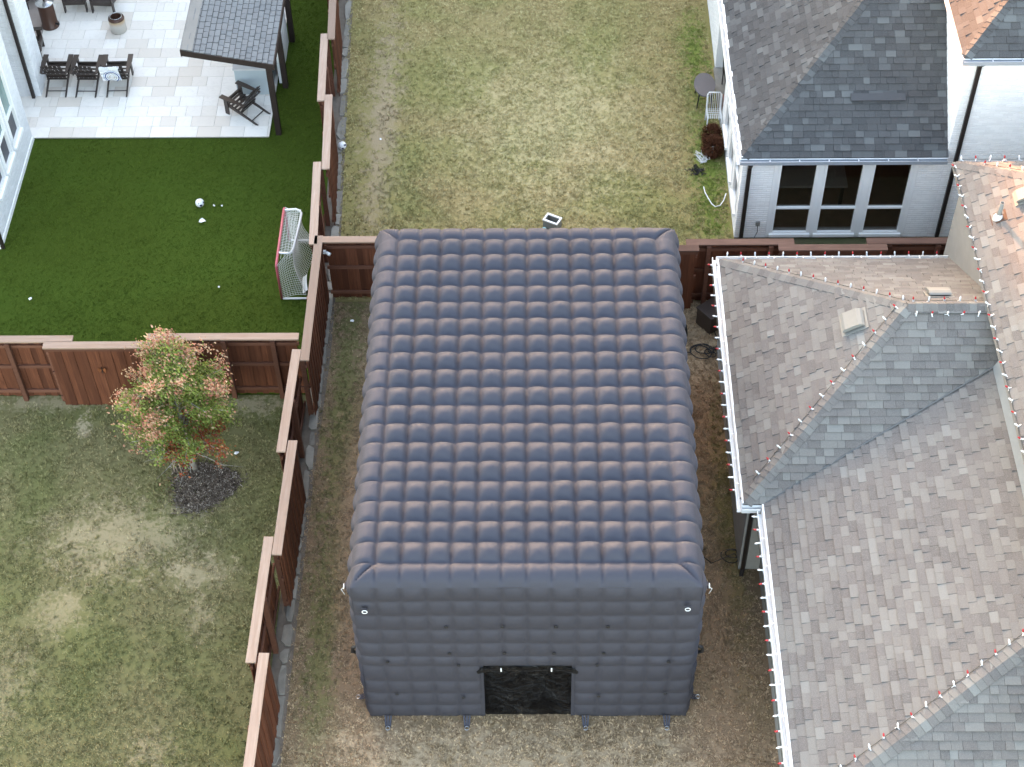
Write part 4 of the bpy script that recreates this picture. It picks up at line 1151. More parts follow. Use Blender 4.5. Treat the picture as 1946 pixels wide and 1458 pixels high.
for y in (32.75, 34.63, 36.58):
    b = MB(); b.hexa([(-8.6, y - .04, 2.66), (-6.75, y - .04, 2.27), (-6.75, y + .04, 2.27), (-8.6, y + .04, 2.66), (-8.6, y - .04, 2.82), (-6.75, y - .04, 2.42), (-6.75, y + .04, 2.42), (-8.6, y + .04, 2.82)]); b.build('rafter', M['pavilion_wood'], pv)
bs = thing('backsplash_wall', 'white low wall behind the posts of the pavilion', 'wall', (-6.8, 35.4, 0))
b = MB(); b.box(-6.84, -6.76, 34.72, 36.48, .05, 1.75); b.build('panel', M['white_paint'], bs)
ct = thing('outdoor_kitchen', 'pale blue grey outdoor counter with steel grill under the pavilion roof', 'counter', (-7.4, 34.3, PZ))
b = MB(); b.box(-7.90, -6.98, 34.25, 37.2, PZ, .88); b.build('cabinet', M['counter'], ct)
b = MB(); b.box(-7.93, -6.96, 34.22, 34.50, .882, .925); b.box(-7.93, -6.96, 35.5, 37.2, .882, .925); b.build('countertop', M['counter_top'], ct)
b = MB(); b.box(-7.83, -7.04, 34.52, 35.48, .885, 1.02); gr = b.build('grill_body', M['steel'], ct, bevel=.02)
b = MB(); b.box(-7.80, -7.30, 34.70, 35.3, 1.025, 1.22); b.build('grill_lid', M['steel'], gr, bevel=.06)
b = MB(); b.tube([(-7.45, 34.37, .93), (-7.45, 34.37, 1.12), (-7.45, 34.42, 1.18), (-7.45, 34.30, 1.19), (-7.45, 34.28, 1.12)], .014, 8); b.build('tap', M['steel'], ct)

# ------------------------------------------------------------------ adirondack chairs
def make_chair(name, label, loc, rz, group='dark slatted patio chairs'):
    c = thing(name, label, 'chair', loc, rz, group)
    def part(nm, mb): 
        o = mb.build(nm, M['chair'], None, org=(0, 0, 0)); o.parent = c; return o
    W = .56
    for s in (-1, 1):
        b = MB(); x = s * (W / 2 - .02)
        b.hexa([(x - .016, .30, .24), (x + .016, .30, .24), (x + .016, -.62, 0.0), (x - .016, -.62, 0.0), (x - .016, .32, .37), (x + .016, .32, .37), (x + .016, -.70, .0 + .02), (x - .016, -.70, .02)]); part('rear_leg', b)
        b = MB(); xf = s * (W / 2 + .02); b.box(xf - .017, xf + .017, .22, .34, 0, .555); part('front_leg', b)
        b = MB(); xa = s * (W / 2 + .045)
        pts = [(xa - s * .06, .40), (xa + s * .075, .40), (xa + s * .08, .1), (xa + s * .03, -.38), (xa - s * .02, -.38), (xa - s * .05, .0)]
        if s < 0: pts = pts[::-1]
        b.face([(p[0], p[1], .585) for p in pts][::-1] if s > 0 else [(p[0], p[1], .585) for p in pts][::-1]); b.face([(p[0], p[1], .56) for p in pts])
        for i in range(len(pts)):
            j = (i + 1) % len(pts); b.face([(*pts[i], .56), (*pts[j], .56), (*pts[j], .585), (*pts[i], .585)])
        part('arm', b)
    for i in range(6):
        t = i / 5; y = .32 - t * .50; z = .385 - t * .155
        b = MB(); b.bar((-W / 2, y, z), (W / 2, y, z), .075, .02, (0, .28, 1)); part('seat_slat', b)
    b = MB(); b.bar((-W / 2, .345, .33), (W / 2, .345, .33), .02, .11); part('front_apron', b)
    for i in range(5):
        u = (i - 2) / 2; x0 = u * .20; x1 = u * .235; hh = .92 - .10 * u * u
        b = MB(); a = Vector((x0, -.17, .24)); d = Vector((x1 - x0, -.40, .82)).normalized(); e = a + d * hh * .86
        b.bar(a, e, .088, .02, (0, .9, .4)); part('back_slat', b)
    for (y, z, w) in ((-.235, .34, .50), (-.37, .58, .66), (-.475, .80, .46)):
        b = MB(); b.bar((-w / 2, y - .02, z), (w / 2, y - .02, z), .022, .06, (0, -.4, .9)); o = part('back_batten', b)
        for sx in (-.18, -.06, .06, .18):
            k = MB(); k.box(sx - .008, sx + .008, y - .036, y - .031, z - .008, z + .008); s_ = k.build('screw', M['steel'], None, org=(0, 0, 0)); s_.parent = o
    b = MB(); b.tube([(-W / 2 + .02, -.50, .08), (W / 2 - .02, -.50, .08)], .014, 8); part('stretcher', b)
    return c
ch = make_chair('patio_chair', 'dark slatted chair facing away from the turf, closest to the brick pier', (-12.74, 34.85, PZ), 0)
def chair_copy(label, loc, rz):
    c = copy_tree(ch); c['label'] = label; c.location = loc; c.rotation_euler = (0, 0, rz); return c
chair_copy('dark slatted chair facing away, middle of the row of three', (-11.93, 34.83, PZ), -.02)
tc = chair_copy('dark slatted chair with a striped towel over its back', (-11.13, 34.84, PZ), .02)
chair_copy('dark slatted chair standing alone beside the pavilion post', (-7.68, 33.58, PZ), math.radians(58))
chair_copy('dark chair facing the camera at the top edge beside the patio heater', (-12.86, 38.15, PZ), math.pi + .05)
chair_copy('dark chair facing the camera behind the steel fire pit', (-12.05, 38.10, PZ), math.pi - .08)
chair_copy('dark chair half hidden behind the brick pier', (-13.75, 36.0, PZ), -1.45)
chair_copy('dark chair at the top left behind the patio heater', (-14.3, 38.4, PZ), -2.2)
# towel
def towel_mat():
    t = NT('white_towel_with_arches'); p = t.n('ShaderNodeTexCoord').outputs['Object']
    sx = t.n('ShaderNodeSeparateXYZ'); t.link(p, sx.inputs[0])
    d = t.math('SQRT', t.math('ADD', t.math('POWER', t.math('SUBTRACT', sx.outputs[0], -.02), 2.0), t.math('POWER', t.math('MULTIPLY', t.math('SUBTRACT', sx.outputs[2], .60), .9), 2.0)))
    c = t.ramp(d, [(0, (.80, .80, .81)), (.055, (.50, .45, .40)), (.075, (.80, .80, .81)), (.105, (.42, .44, .48)), (.125, (.80, .80, .81)), (.16, (.05, .09, .28)), (.185, (.80, .80, .81)), (.21, (.25, .33, .52)), (.225, (.80, .80, .81))], 'CONSTANT')
    return t.fin(c, .95, 0, .1)
tw = MB(); n = 16
prof = [(-.44, .72), (-.50, .84), (-.555, .93), (-.60, .955), (-.63, .94), (-.61, .86), (-.57, .72), (-.53, .56), (-.49, .44)]
TW = 10
grid = []
for j, (yy, zz) in enumerate(prof):
    row = []
    for i in range(TW + 1):
        x = -.30 + .50 * i / TW
        row.append((x, yy - .02 + .012 * math.sin(i * 1.3 + j), zz + .012 * math.sin(i * .9 + j * .6) - (.02 if i in (0, TW) else 0)))
    grid.append(row)
for j in range(len(prof) - 1):
    for i in range(TW): tw.face([grid[j][i], grid[j][i + 1], grid[j + 1][i + 1], grid[j + 1][i]])
to = tw.build('towel', towel_mat(), None, True, org=(0, 0, 0)); to.matrix_world = Matrix.Translation((-11.13, 34.84, PZ)) @ Matrix.Rotation(.02, 4, 'Z')
sm = to.modifiers.new('thick', 'SOLIDIFY'); sm.thickness = .012
tag(to, 'white towel with blue and grey arches over the end chair', 'towel')

# ------------------------------------------------------------------ patio things
fp = thing('fire_pit', 'round steel fire pit with rust brown burnt rim on the patio', 'fire pit', (-11.52, 37.02, PZ))
def firepit_mat():
    t = NT('heat_stained_steel'); sx = t.n('ShaderNodeSeparateXYZ'); t.link(t.obj(), sx.inputs[0])
    z = t.math('ADD', sx.outputs[2], t.math('MULTIPLY', t.noise(9, 4, .6, t.obj()), .10))
    c = t.ramp(z, [(.30, (.55, .53, .49)), (.42, (.50, .38, .24)), (.49, (.10, .045, .022))])
    return t.fin(c, .35, .55)
c0 = (-11.52, 37.02, PZ)
b = MB(); b.lathe([(.21, 0), (.225, .02), (.225, .34), (.225, .40)], c0, 40); b.build('body', firepit_mat(), fp, True)
b = MB(); b.lathe([(.225, .40), (.215, .44), (.19, .455), (.165, .47), (.155, .475), (.150, .46)], c0, 40); b.build('top_ring', M['heater_brown'], fp, True)
b = MB(); b.lathe([(.165, .476), (.168, .486), (.152, .486), (.15, .474)], c0, 40); b.build('rim', M['steel'], fp, True)
b = MB(); b.lathe([(.152, .47), (.15, .10), (.001, .09)], c0, 40); b.build('fire_bowl', M['heater_brown'], fp, True)
ph = thing('patio_heater', 'brown cylindrical patio heater with silver plate and pole near the chairs', 'patio heater', (-13.46, 37.25, PZ))
c0 = (-13.46, 37.25, PZ)
b = MB(); b.lathe([(.001, 0), (.245, 0), (.25, .03), (.235, .06), (.215, .075), (.215, .74), (.21, .76), (.001, .77)], c0, 36); b.build('tank_housing', M['heater_brown'], ph, True)
b = MB(); b.lathe([(.001, .775), (.25, .775), (.255, .79), (.25, .80), (.03, .84), (.001, .84)], c0, 36); b.build('top_plate', M['steel'], ph, True)
b = MB(); b.tube([(c0[0], c0[1], .84), (c0[0], c0[1], 2.2)], .032, 14); b.build('pole', M['heater_brown'], ph, True)
b = MB(); b.lathe([(.10, 2.15), (.11, 2.3), (.10, 2.45)], c0, 20); b.build('burner', M['steel'], ph, True)
b = MB(); b.lathe([(.42, 2.45), (.40, 2.49), (.10, 2.56), (.001, 2.57)], c0, 36); b.build('hood', M['steel'], ph, True)
b = MB(); b.tube([(c0[0] + .2, c0[1] - .12, .22), (c0[0] + .30, c0[1] - .16, .22)], .03, 8); b.build('wheel', M['black'], ph)
b = MB(); b.box(-15.4, -13.62, 36.2, 38.9, PZ + .004, PZ + .014); tag(b.build('outdoor_rug', M['rug']), 'taupe outdoor rug behind the brick pier', 'rug')

# ------------------------------------------------------------------ goal
gl = thing('hockey_goal', 'pink red pipe goal with sagging white net against the long fence', 'goal', (-6.0, 27.8, 0))
GX, GY0, GY1, GH, GB = -6.02, 26.85, 28.80, 1.14, -5.42
b = MB()
def arc(p, q, r_, n=6): return [p, q]
b.tube([(GX, GY0, .03), (GX, GY0, GH - .06), (GX, GY0 + .02, GH - .02), (GX, GY0 + .06, GH), (GX, GY1 - .06, GH), (GX, GY1 - .02, GH - .02), (GX, GY1, GH - .06), (GX, GY1, .03)], .032, 12); b.build('front_frame', M['goal_red'], gl, True)
b = MB(); b.tube([(GX + .03, GY0, .03), (GB, GY0, .03), (GB + .06, GY0 + .1, .03), (GB + .06, GY1 - .1, .03), (GB, GY1, .03), (GX + .03, GY1, .03)], .026, 10); b.build('base_frame', M['gutter_white'], gl, True)
b = MB(); b.tube([(GX, GY0 + .42, GH), (GX + .24, GY0 + .42, GH - .02), (GX + .31, GY0 + .46, GH - .02), (GX + .34, GY0 + .55, GH - .02), (GX + .42, GY1 - .45, GH - .02), (GX + .43, GY1 - .20, GH - .02), (GX + .38, GY1 - .10, GH - .02), (GX + .28, GY1 - .06, GH - .01), (GX, GY1 - .10, GH)], .028, 10); b.build('top_frame', M['gutter_white'], gl, True)
b = MB()
def netline(p): b.tube(p, .0055, 3, False)
NW = 26; NHh = 22
def netpt(s, t):
    """s across (0..1 near->far), t from top frame (0) to base (1)"""
    y = GY0 + .46 + (GY1 - GY0 - .60) * s
    yb = GY0 + .10 + (GY1 - GY0 - .2) * s
    sag = .22 * math.sin(math.pi * t) * math.sin(math.pi * (.15 + .7 * s)) + .06 * math.sin(s * 9) * t * (1 - t) * 4
    x = GX + .34 + .08 * s + (GB - GX - .38) * t ** 1.3 - sag * .7
    z = GH * (1 - t) ** 1.15 - sag * .5 * (1 - t) + .05
    return Vector((x + .07 * math.sin(s * 5 + t * 3) * t, y + (yb - y) * t, max(.03, z)))
for i in range(NW + 1): netline([netpt(i / NW, j / 12) for j in range(13)])
for j in range(NHh + 1): netline([netpt(i / 12, j / NHh) for i in range(13)])
# top net
for i in range(NW + 1):
    y = GY0 + .46 + (GY1 - GY0 - .60) * i / NW
    netline([(GX, y, GH), (GX + .18, y, GH - .05), (GX + .36, y, GH - .01)])
for k in range(1, 5):
    netline([(GX + .36 * k / 5, GY0 + .25 + (GY1 - GY0 - .5) * i / 8, GH - .05 * math.sin(math.pi * k / 5)) for i in range(9)])
# side nets
for ys, yb, top in ((GY0, GY0 + .1, GY0 + .25), (GY1, GY1 - .1, GY1 - .25)):
    def sp(a, t):
        A = Vector((GX + .02, ys, GH * (1 - t) + .03 * t)); B = netpt(0 if ys == GY0 else 1, t)
        return A.lerp(B, a) + Vector((0, (.06 if ys == GY0 else -.06) * math.sin(math.pi * a), 0))
    for i in range(10): netline([sp(i / 9, t / 8) for t in range(9)])
    for j in range(20): netline([sp(a / 5, j / 19) for a in range(6)])
b.build('net', M['net'], gl)
b = MB(); pts = [netpt(.02 + .3 * i / 8, .97) for i in range(9)]
for i in range(8):
    a, c = pts[i], pts[i + 1]; b.face([a + Vector((-.06, 0, -.02)), c + Vector((-.06, 0, -.02)), c + Vector((.06, 0, .10)), a + Vector((.06, 0, .10))])
b.build('net_skirt', M['gutter_white'], gl)

# ------------------------------------------------------------------ balls, scraps
def soccer_mat():
    t = NT('soccer_ball_panels'); v = t.n('ShaderNodeTexVoronoi'); v.inputs['Scale'].default_value = 9.0; t.link(t.obj(), v.inputs['Vector'])
    c = t.ramp(v.outputs['Distance'], [(0, (.03, .03, .07)), (.30, (.80, .80, .82))], 'CONSTANT')
    return t.fin(c, .4)
SB = soccer_mat()
for lab, loc in (('white and dark soccer ball lying on the synthetic turf', (-8.37, 30.05, .11)), ('white soccer ball against the fence in the yellow green yard', (-4.97, 32.15, .11))):
    b = MB(); b.lathe([(max(.001, .11 * math.sin(a)), -.11 * math.cos(a)) for a in [i * math.pi / 14 for i in range(15)]], n=24)
    o = b.build('soccer_ball', SB, None, True, org=(0, 0, 0)); o.location = loc; o.rotation_euler = (random.random(), random.random(), 0); tag(o, lab, 'ball')
def scrap(x, y, s, lab, z=.035):
    b = MB(); n = 7; top = [(s * random.uniform(.5, 1) * math.cos(2 * math.pi * k / n), s * random.uniform(.4, 1) * math.sin(2 * math.pi * k / n), random.uniform(.01, .05)) for k in range(n)]
    b.face(top); c = (0, 0, -.01)
    for k in range(n): b.face([c, top[(k + 1) % n], top[k]])
    o = b.build('paper_scrap', M['paper'], None, org=(0, 0, 0)); o.location = (x, y, z); tag(o, lab, 'scrap', 'white scraps on the lawns')
    return o
scrap(-8.24, 29.45, .10, 'crumpled white scrap beside the soccer ball on the turf')
scrap(-8.02, 30.0, .035, 'tiny white scrap, nearer of the two beside the ball')
scrap(-7.82, 30.0, .03, 'tiny white scrap, farther of the two beside the ball')
scrap(-7.55, 27.2, .035, 'tiny white scrap on the turf below the goal crossbar')
scrap(-12.0, 26.85, .05, 'white scrap at the left edge of the turf near the cross fence')
scrap(-4.0, 32.45, .05, 'white scrap on the far lawn near the fence ball')
scrap(-6.55, 22.2, .07, 'pale green white scrap at the edge of the mulch bed')
scrap(-4.3, 26.1, .06, 'white scrap on the grass below the short back fence')
# crate behind the inflatable
bxs = thing('folding_crate', 'white and grey folding crate peeking out behind the inflatable', 'crate', (.40, 29.2, 0), math.radians(-28))
def lp(nm, mat, *bx):
    b = MB()
    for q in bx: b.box(*q)
    o = b.build(nm, mat, None, org=(0, 0, 0)); o.parent = bxs; return o
lp('side_panel', M['vent_grey'], (-.19, .19, .10, .13, 0, .30)); lp('rim', M['gutter_white'], (-.20, .20, .09, .14, .30, .33), (-.20, .20, -.14, -.09, .30, .33), (-.20, -.16, -.09, .09, .30, .33), (.16, .20, -.09, .09, .30, .33))
lp('side_panel', M['vent_grey'], (-.19, .19, -.13, -.10, 0, .30)); lp('side_panel', M['vent_grey'], (-.19, -.16, -.10, .10, 0, .30)); lp('side_panel', M['vent_grey'], (.16, .19, -.10, .10, 0, .30))
b = MB(); b.lathe([(.001, 0), (.07, .0), (.085, .05), (.06, .13), (.02, .16), (.001, .16)], n=18); o = b.build('water_jug', M['cyan_plastic'], None, True, org=(0, 0, 0)); o.location = (.20, 29.02, 0.02); o.scale = (1, 1.3, 1); tag(o, 'pale turquoise jug in front of the folding crate', 'jug')

# ------------------------------------------------------------------ side yard things
bw = thing('air_blower', 'black air blower touching the inflatable side wall', 'blower', (3.28, 25.6, 0))
b = MB(); b.tube([(3.28, 25.6 - .12, .22), (3.28, 25.6 + .12, .22)], .20, 20); b.build('housing', M['black'], bw, True)
b = MB(); b.tube([(3.28, 25.47, .22), (3.28, 25.44, .22)], [.14, .12], 20); b.build('inlet_grille', M['dark_metal'], bw)
b = MB(); b.box(3.0, 3.28, 25.5, 25.7, .06, .22); b.build('outlet_duct', M['black'], bw)
b = MB(); b.box(3.08, 3.48, 25.45, 25.49, 0, .05); b.box(3.08, 3.48, 25.71, 25.75, 0, .05); b.build('foot', M['black'], bw)
gb = thing('utility_box', 'dark brown utility box under the gutter by the back fence corner', 'box', (4.05, 26.0, 0), math.radians(38))
b = MB(); b.box(-.24, .24, -.24, .24, 0, .50); o = b.build('body', M['chair'], None, org=(0, 0, 0)); o.parent = gb
b = MB(); b.box(-.26, .26, -.26, .26, .502, .55); o = b.build('lid', M['chair'], None, org=(0, 0, 0), bevel=.01); o.parent = gb
def coil(cx, cy, r_, turns, tail, lab):
    pts = []
    for i in range(int(turns * 18)):
        a = i * 2 * math.pi / 18; rr = r_ * (1 + .25 * math.sin(a * .37 + cx)) + .02 * math.sin(a * 2.3)
        pts.append((cx + rr * math.cos(a) + .05 * math.sin(i * .11), cy + rr * .8 * math.sin(a) + .06 * math.cos(i * .07), .05 + .004 * (i % 3)))
    pts += [(p[0], p[1], .05) for p in tail]
    b = MB(); b.tube(pts, .012, 6); return tag(b.build('extension_cord', M['black']), lab, 'cord')
coil(3.78, 25.15, .22, 2.6, [(3.3, 25.1), (3.05, 25.2)], 'black cord coiled on the grass beside the air blower')
coil(4.0, 25.1, .12, 2.2, [(4.2, 25.4), (4.1, 25.8)], 'smaller black cord coil under the gutter')
coil(4.0, 19.5, .16, 2.2, [(3.6, 19.3), (3.3, 19.6), (3.1, 19.4)], 'tangled black cord at the foot of the house downspout')

# ------------------------------------------------------------------ things beside the white house
tb = thing('patio_table', 'dark oval table standing on the grass beside the white house', 'table', (4.42, 33.95, 0))
b = MB(); n = 36
ring = [(4.42 + .28 * math.cos(2 * math.pi * k / n), 33.95 + .47 * math.sin(2 * math.pi * k / n)) for k in range(n)]
b.face([(p[0], p[1], .56) for p in ring]); b.face([(p[0], p[1], .52) for p in ring][::-1])
for k in range(n): j = (k + 1) % n; b.face([(*ring[k], .52), (*ring[j], .52), (*ring[j], .56), (*ring[k], .56)])
b.build('table_top', M['table_grey'], tb)
for sx, sy in ((-.17, -.30), (.17, -.30), (-.17, .30), (.17, .30)):
    b = MB(); b.tube([(4.42 + sx * .85, 33.95 + sy * .85, .52), (4.42 + sx * 1.15, 33.95 + sy * 1.1, 0)], .017, 8); b.build('leg', M['black'], tb)
wc = thing('wire_chair', 'white wire chair tucked under the white house eave', 'chair', (4.62, 32.95, 0))
b = MB(); b.tube([(4.42, 32.75, .0), (4.42, 32.75, .42), (4.42, 33.15, .42), (4.42, 33.2, .85), (4.46, 33.22, .90), (4.74, 33.22, .90), (4.78, 33.2, .85), (4.78, 33.15, .42), (4.78, 32.75, .42), (4.78, 32.75, 0)], .018, 8); b.build('frame', M['gutter_white'], wc, True)
b = MB()
for k in range(7): x = 4.45 + k * .05; b.tube([(x, 32.75, .42), (x, 33.15, .42), (x, 33.21, .88)], .006, 5)
for k in range(6): b.tube([(4.42, 32.78 + k * .07, .424), (4.78, 32.78 + k * .07, .424)], .006, 5)
b.build('seat_wires', M['gutter_white'], wc)
for x in (4.42, 4.78):
    b = MB(); b.tube([(x, 33.16, .42), (x, 33.2, 0)], .018, 8); b.build('rear_leg', M['gutter_white'], wc)
lc = thing('lounge_chair', 'metal framed chair with grey cushion on the porch of the white house', 'chair', (5.0, 34.2, .07))
b = MB(); b.tube([(4.95, 33.7, .07), (4.95, 33.72, .62), (4.95, 34.5, .66), (4.95, 34.55, .07)], .016, 8); b.tube([(4.95, 34.5, .4), (4.95, 34.85, .95), (5.5, 34.85, .95), (5.5, 34.5, .4)], .016, 8); b.tube([(5.5, 33.7, .07), (5.5, 33.72, .62), (5.5, 34.5, .66), (5.5, 34.55, .07)], .016, 8); b.build('frame', M['dark_metal'], lc, True)
b = MB(); b.box(4.98, 5.47, 33.75, 34.45, .36, .48); b.build('seat_cushion', M['cushion'], lc, bevel=.03)
b = MB(); b.hexa([(4.98, 34.46, .45), (5.47, 34.46, .45), (5.47, 34.58, .42), (4.98, 34.58, .42), (4.98, 34.72, .92), (5.47, 34.72, .92), (5.47, 34.84, .88), (4.98, 34.84, .88)]); b.build('back_cushion', M['cushion'], lc, bevel=.03)
be = thing('bench', 'reddish wooden bench on the porch of the white house', 'bench', (5.1, 33.4, .07))
b = MB(); b.box(4.88, 5.35, 33.1, 33.66, .42, .47); b.build('seat', M['red_wood'], be)
for x, y in ((4.92, 33.14), (5.31, 33.14), (4.92, 33.62), (5.31, 33.62)):
    b = MB(); b.box(x - .03, x + .03, y - .03, y + .03, .07, .42); b.build('leg', M['red_wood'], be)
def twig_ball(x, y, z, r_, n, lab):
    t = thing('dead_shrub', lab, 'shrub', (x, y, 0), group='dead round shrubs by the white house')
    V = []; Fc = []
    for i in range(n):
        u = Vector((random.gauss(0, 1), random.gauss(0, 1), random.gauss(0, 1))).normalized(); rr = r_ * random.uniform(.55, 1.06)
        p = u * rr; d = (u + Vector((random.uniform(-.6, .6), random.uniform(-.6, .6), random.uniform(-.6, .6)))).normalized() * .06
        s = u.cross(Vector((random.random(), random.random(), random.random()))).normalized() * .012
        k = len(V); V += [p - s, p + s, p + d]; Fc.append((k, k + 1, k + 2))
    me = bpy.data.meshes.new('foliage'); me.from_pydata([tuple(v + Vector((0, 0, z))) for v in V], [], Fc); me.materials.append(M['dead_leaf']); link_mesh('foliage', me, t)
    b = MB(); b.tube([(x, y, 0), (x, y, z)], .03, 6); b.build('stem', M['bark'], t)
twig_ball(4.50, 32.28, .30, .26, 3200, 'round dead brown shrub touching the white chair')
twig_ball(4.50, 31.82, .30, .29, 3600, 'round dead brown shrub, the one nearer the back fence')
yd = thing('yard_ornament', 'white twig ornament fallen over on a dark base beside the dead shrubs', 'ornament', (4.2, 31.4, 0))
b = MB()
for k in range(16):
    p = Vector((4.25, 31.5, .05)); pts = [p]
    for q in range(4): p = p + Vector((random.uniform(-.10, .10), random.uniform(-.02, .12), random.uniform(-.01, .06))); pts.append(p)
    b.tube(pts, .007, 5)
b.build('twigs', M['paper'], yd)
b = MB()
for k in range(60):
    x, y = random.gauss(4.08, .09), random.gauss(31.22, .09); b.bar((x, y, .02), (x + random.uniform(-.09, .09), y + random.uniform(-.09, .09), random.uniform(.02, .12)), .02, .008)
b.build('dark_base', M['black'], yd)
cp = [(4.2, 30.6), (4.22, 30.4), (4.28, 30.2), (4.36, 29.98), (4.44, 29.88), (4.56, 29.92), (4.66, 30.1), (4.74, 30.35)]
b = MB(); b.tube([(x, y, .055) for x, y in cp], .014, 6); tag(b.build('white_cord', M['paper']), 'white cord looping across the grass to the white house wall', 'cord')

# ------------------------------------------------------------------ fence lamp, ornament
fl2 = thing('fence_lamp', 'small white fence lamp where the two fences meet', 'lamp', (-4.86, 26.7, 1.7))
b = MB(); b.box(-4.86, -4.80, 26.70, 26.76, 1.66, 1.74); b.build('bracket', M['gutter_white'], fl2)
b = MB(); b.tube([(-4.80, 26.72, 1.70), (-4.70, 26.66, 1.68)], .04, 12); b.build('lamp_head', M['gutter_white'], fl2, True)
orn = thing('fence_ornament', 'small orange and yellow butterfly ornament hung on the cross fence', 'ornament', (-9.5, 23.6, 1.25))
b = MB()
for s in (-1, 1):
    b.face([(-9.5, 23.60, 1.25), (-9.5 + s * .08, 23.57, 1.33), (-9.5 + s * .09, 23.57, 1.25), (-9.5 + s * .06, 23.58, 1.15)])
b.build('wings', plain('orange_tin', (.22, .075, .03), .5, var=.5, nscale=24), orn)
b = MB(); b.tube([(-9.5, 23.585, 1.14), (-9.5, 23.585, 1.33)], .012, 6); b.build('body', M['black'], orn)

# ------------------------------------------------------------------ tree with mulch bed
def leaf_mat():
    t = NT('autumn_leaf'); c = t.attr('tint', 'Color')
    n = t.noise(30, 2, .6); c = t.mix(t.math('MULTIPLY', n, .35), c, (.08, .11, .03))
    m = t.fin(c, .6, 0, .3)
    t.b.inputs['Transmission Weight'].default_value = 0.0
    tl = t.n('ShaderNodeBsdfTranslucent'); t.link(c, tl.inputs[0])
    mx = t.n('ShaderNodeMixShader'); mx.inputs[0].default_value = .3
    t.link(t.b.outputs[0], mx.inputs[1]); t.link(tl.outputs[0], mx.inputs[2]); t.link(mx.outputs[0], t.t.nodes['Material Output'].inputs['Surface'])
    return t.m
tree = thing('small_tree', 'young maple like tree with green leaves turning pink and red', 'tree', (-7.41, 21.8, 0))
TB = Vector((-7.41, 21.8, 0))
b = MB()
trunk = [TB, TB + Vector((-.05, .02, .45)), TB + Vector((-.08, .05, 1.0)), TB + Vector((-.05, .05, 1.9)), TB + Vector((0, .0, 2.8)), TB + Vector((.03, 0, 3.8))]
b.tube(trunk, [.075, .06, .055, .04, .025, .008], 10)
tips = []
rt = random.Random(5)
for i in range(76):
    z = rt.uniform(.55, 3.75); f = z / 4.0
    k = min(len(trunk) - 2, int(np.searchsorted([p.z for p in trunk], z) - 1)); k = max(0, k)
    t_ = (z - trunk[k].z) / (trunk[k + 1].z - trunk[k].z); p = trunk[k].lerp(trunk[k + 1], t_)
    a = i * 2.399 + rt.uniform(-.4, .4)
    reach = (1.28 * (1 - abs(f - .40) ** 1.3 * 1.35)) * rt.uniform(.55, 1.12)
    if f > .72: reach *= .85
    e = p + Vector((math.cos(a) * reach, math.sin(a) * reach, reach * rt.uniform(.18, .55)))
    mid = p.lerp(e, .5) + Vector((0, 0, .05))
    b.tube([p, mid, e], [.018 * (1 - f * .5), .011, .004], 5)
    tips.append((p, mid, e))
    for q in range(5):
        s0 = p.lerp(e, rt.uniform(.35, .95)); e2 = s0 + Vector((rt.gauss(0, .22), rt.gauss(0, .22), rt.gauss(.08, .14)))
        b.tube([s0, e2], [.006, .002], 4); tips.append((s0, s0.lerp(e2, .5), e2))
b.build('trunk', M['bark'], tree, True)
LV = []; LT = []
green = [(.20, .26, .05), (.25, .31, .07), (.16, .22, .04), (.31, .34, .10)]
pink = [(.52, .25, .17), (.58, .34, .23), (.48, .18, .13), (.60, .42, .26)]
red = [(.36, .075, .03), (.42, .11, .04), (.30, .06, .05)]
for (p, m_, e) in tips:
    L = (e - p).length
    nleaf = int(46 + 130 * L)
    twig_shift = rt.gauss(0, .28); twig_v = rt.uniform(.75, 1.2)
    for i in range(nleaf):
        t_ = rt.uniform(.25, 1.06); c = p.lerp(e, t_) + Vector((rt.gauss(0, .085), rt.gauss(0, .085), rt.gauss(0, .07)))
        if c.z < (1.2 if c.y < 21.75 else .95) + .3 * mnoise.noise(c * 2.5): continue
        rad = math.hypot(c.x - TB.x, c.y - TB.y); f = c.z / 4
        n_ = mnoise.noise(c * 1.7) + .5 * mnoise.noise(c * 4.1 + Vector((9, 1, 4)))
        outer = rad / max(.2, 1.35 * (1 - abs(f - .42) ** 1.3 * 1.25))
        score = outer * .85 + (f - .45) * .55 + n_ * .55 - .05 + twig_shift
        lowred = c.z < 1.75 and c.y < 22.1 and c.x > -7.70
        pal = red if (lowred and n_ > -.30 and rt.random() < .7) else (pink if score > .88 else green)
        if pal is green and rt.random() < .04: pal = pink
        if pal is pink and rt.random() < .07: pal = green
        col = rt.choice(pal); v = rt.uniform(.82, 1.15) * twig_v
        s = rt.uniform(.020, .042)
        nrm = Vector((rt.gauss(0, .7), rt.gauss(0, .7), rt.gauss(.6, .6))).normalized()
        a_ = nrm.cross(Vector((rt.random(), rt.random(), rt.random()))).normalized(); bb_ = nrm.cross(a_)
        LV += [c - a_ * s, c - bb_ * s * .55 + nrm * .006, c + a_ * s * 1.15, c + bb_ * s * .55 + nrm * .006]
        LT.append((col[0] * v, col[1] * v, col[2] * v, 1))
V = np.array([tuple(v - TB) for v in LV]); Fi = np.arange(len(V)).reshape(-1, 4)
link_mesh('crown', raw_mesh('crown', V, Fi, leaf_mat(), {'tint': np.array(LT)}), tree)
